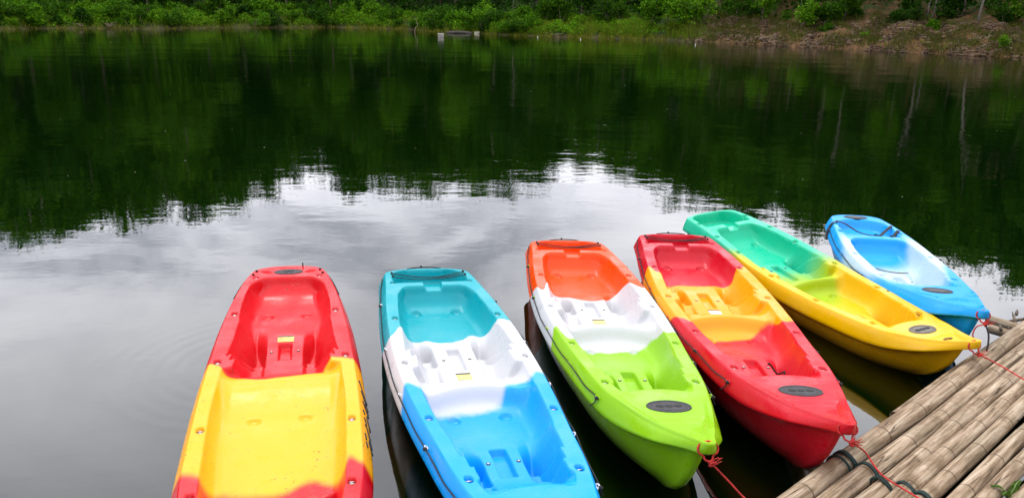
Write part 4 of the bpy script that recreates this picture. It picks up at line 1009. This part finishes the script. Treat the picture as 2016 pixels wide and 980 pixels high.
# broken slivers of bamboo beside the far end
m = MB()
for i in range(6):
    a = np.array(to_raft(5.20+rng.uniform(0, .4), -1.27+rng.uniform(-.06, .04), .09+rng.uniform(0, .03))); d = np.array([rng.uniform(.12, .3), rng.uniform(-.10, .12), rng.uniform(-.05, .0)])
    m.add(*tube(np.linspace(a, a+d, 4), [.009, .011, .009, .003], 6))
obj('bamboo_slivers', m.mesh('bamboo_slivers'), plain('rotten_bamboo', (.10, .07, .045), .85, var=.5, vscale=30, bump=.5), raft)['label'] = 'dark broken slivers at the far end of the raft'

# fern growing between two poles
m = MB(); mb = []
fx = PT*3.22+PN*-.632; base_ = np.array([fx[0], fx[1], .15])
LV = []; LF = []
for k in range(4):
    a = rng.uniform(0, 6.28); tip = base_+np.array([.07*math.cos(a), .07*math.sin(a), .035+.02*rng.random()])
    if k == 0: tip = base_+np.array([PT[0]*.10, PT[1]*.10, .05])
    P = catmull([base_, (base_+tip)/2+np.array([0, 0, .025]), tip], 8); m.add(*tube(P, np.linspace(.003, .001, len(P)), 5))
    for i in range(2, len(P)):
        d = P[i]-P[i-1]; d /= np.linalg.norm(d); b = np.cross(d, [0, 0, 1]); b /= np.linalg.norm(b); ln = .020*(1-i/len(P)*.6)
        for sg in (-1, 1): LV += [P[i], P[i]+sg*b*ln*.5+d*.006, P[i]+sg*b*ln+d*.004-np.array([0, 0, .004]), P[i]+sg*b*ln*.5-d*.004]
f_ = obj('fern', None, loc=tuple(base_), label='small green fern sprouting between the bamboo poles at the corner', cat='fern')
s_ = obj('stem', m.mesh('stem'), plain('fern_stem', (.10, .16, .03), .6), f_); s_.location = tuple(-base_)
l_ = obj('frond', mesh_np('frond', LV, np.arange(len(LV)).reshape(-1, 4), False), leaf_material('fern_leaf', [(.03, .07, .008), (.10, .17, .02)]), f_); l_.location = tuple(-base_)

# ================================================================== mooring ropes
M_ROPE = plain('red_rope', (.55, .025, .02), .75, var=.3, vscale=60, bump=.8, bscale=260)
M_DROPE = plain('dark_rope', (.03, .02, .025), .8, bump=.8, bscale=260)
def tip_of(r, K, back=.05): return kw(r, (0, -K.L/2+back, .27+float(K.sheer(np.array(K.L-back)))))
def tie(name, r, K, path, label, rad=.0042):
    """loop round the bow tip, knot with frayed ends, then the line"""
    m = MB(); back = .045; W = float(K.W(np.array(K.L-back)))+.009; z = .27+float(K.sheer(np.array(K.L-back)))
    loop = [(W*math.sin(q), -K.L/2+back-.010*(1-math.cos(q)), z-.020+.027*math.cos(q)) for q in np.linspace(-2.7, 2.6, 14)]+[(W*.15, -K.L/2+.000, z-.060)]
    L1 = [kw(r, p) for p in loop]; kn = L1[-1]
    m.add(*tube(catmull(L1, 6), rad, 7))
    m.add(*tube(catmull([L1[0], kw(r, (-W*.3, -K.L/2+.02, z-.056)), kn], 5), rad, 7))
    o = obj(name, None, loc=tuple(kn), label=label, cat='rope', group='red mooring ropes')
    for k in range(3):
        a = rng.uniform(0, 6.28, 3); P = kn+np.stack([.008*np.cos(np.linspace(0, 7, 14)+a[0]), .008*np.sin(np.linspace(0, 7, 14)+a[0]), np.linspace(-.012, .012, 14)], -1) @ np.array(Matrix.Rotation(a[1], 3, 'X'))
        m.add(*tube(P, rad*.9, 6))
    e = obj('bow_loop', m.mesh('bow_loop'), M_ROPE, o); e.location = tuple(-kn)
    m = MB()
    for k in range(6):
        d = np.array([rng.uniform(.01, .05), rng.normal(0, .02), rng.uniform(-.01, .03)]); m.add(*tube(np.array([kn, kn+d*.6, kn+d+rng.normal(0, .006, 3)]), [.0025, .002, .0015], 5))
    e = obj('frayed_end', m.mesh('frayed_end'), M_ROPE, o); e.location = tuple(-kn)
    P = [kn]+[np.array(p) for p in path]
    e = obj('line', tube_mesh('line', catmull(P, 8), rad*.9, 7), M_ROPE, o); e.location = tuple(-kn)
    return kn
t3 = tip_of(K3, TAN); t4 = tip_of(K4, TAN); t5 = tip_of(K5, SLM); t6 = tip_of(K6, SNG)
tie('mooring_rope', K3, TAN, [t3+(np.array([1.02, 2.38, .2])-t3)*.35+np.array([0, 0, -.06]), t3+(np.array([1.02, 2.38, .2])-t3)*.7+np.array([0, 0, -.05]), (1.05, 2.36, .215)], 'red rope from the lime green bow down to the raft edge')
tie('mooring_rope', K4, TAN, [(1.515, 2.72, .262), (1.545, 2.62, .222), (1.60, 2.50, .222), (1.70, 2.33, .22)], 'red rope from the crimson bow across the bamboo poles')
tie('mooring_rope', K5, SLM, [t5+np.array([.12, -.07, -.10]), (2.74, 3.26, .228), (2.95, 2.98, .222)], 'red rope from the yellow bow over the bamboo poles to the right')
k6 = tie('mooring_rope', K6, SNG, [t6+np.array([-.035, -.03, -.085]), t6+np.array([-.04, -.02, -.14]), t6+np.array([-.025, -.03, -.17])], 'short red rope hanging in a hook from the blue and white bow')
o = obj('dark_rope', tube_mesh('dark_rope', catmull([k6, k6+np.array([.012, -.03, -.06]), k6+np.array([.0, -.06, -.14]), k6+np.array([-.03, -.08, -.22])], 6), .005, 7), M_DROPE, label='thin dark rope from the blue and white bow down to the raft', cat='rope')
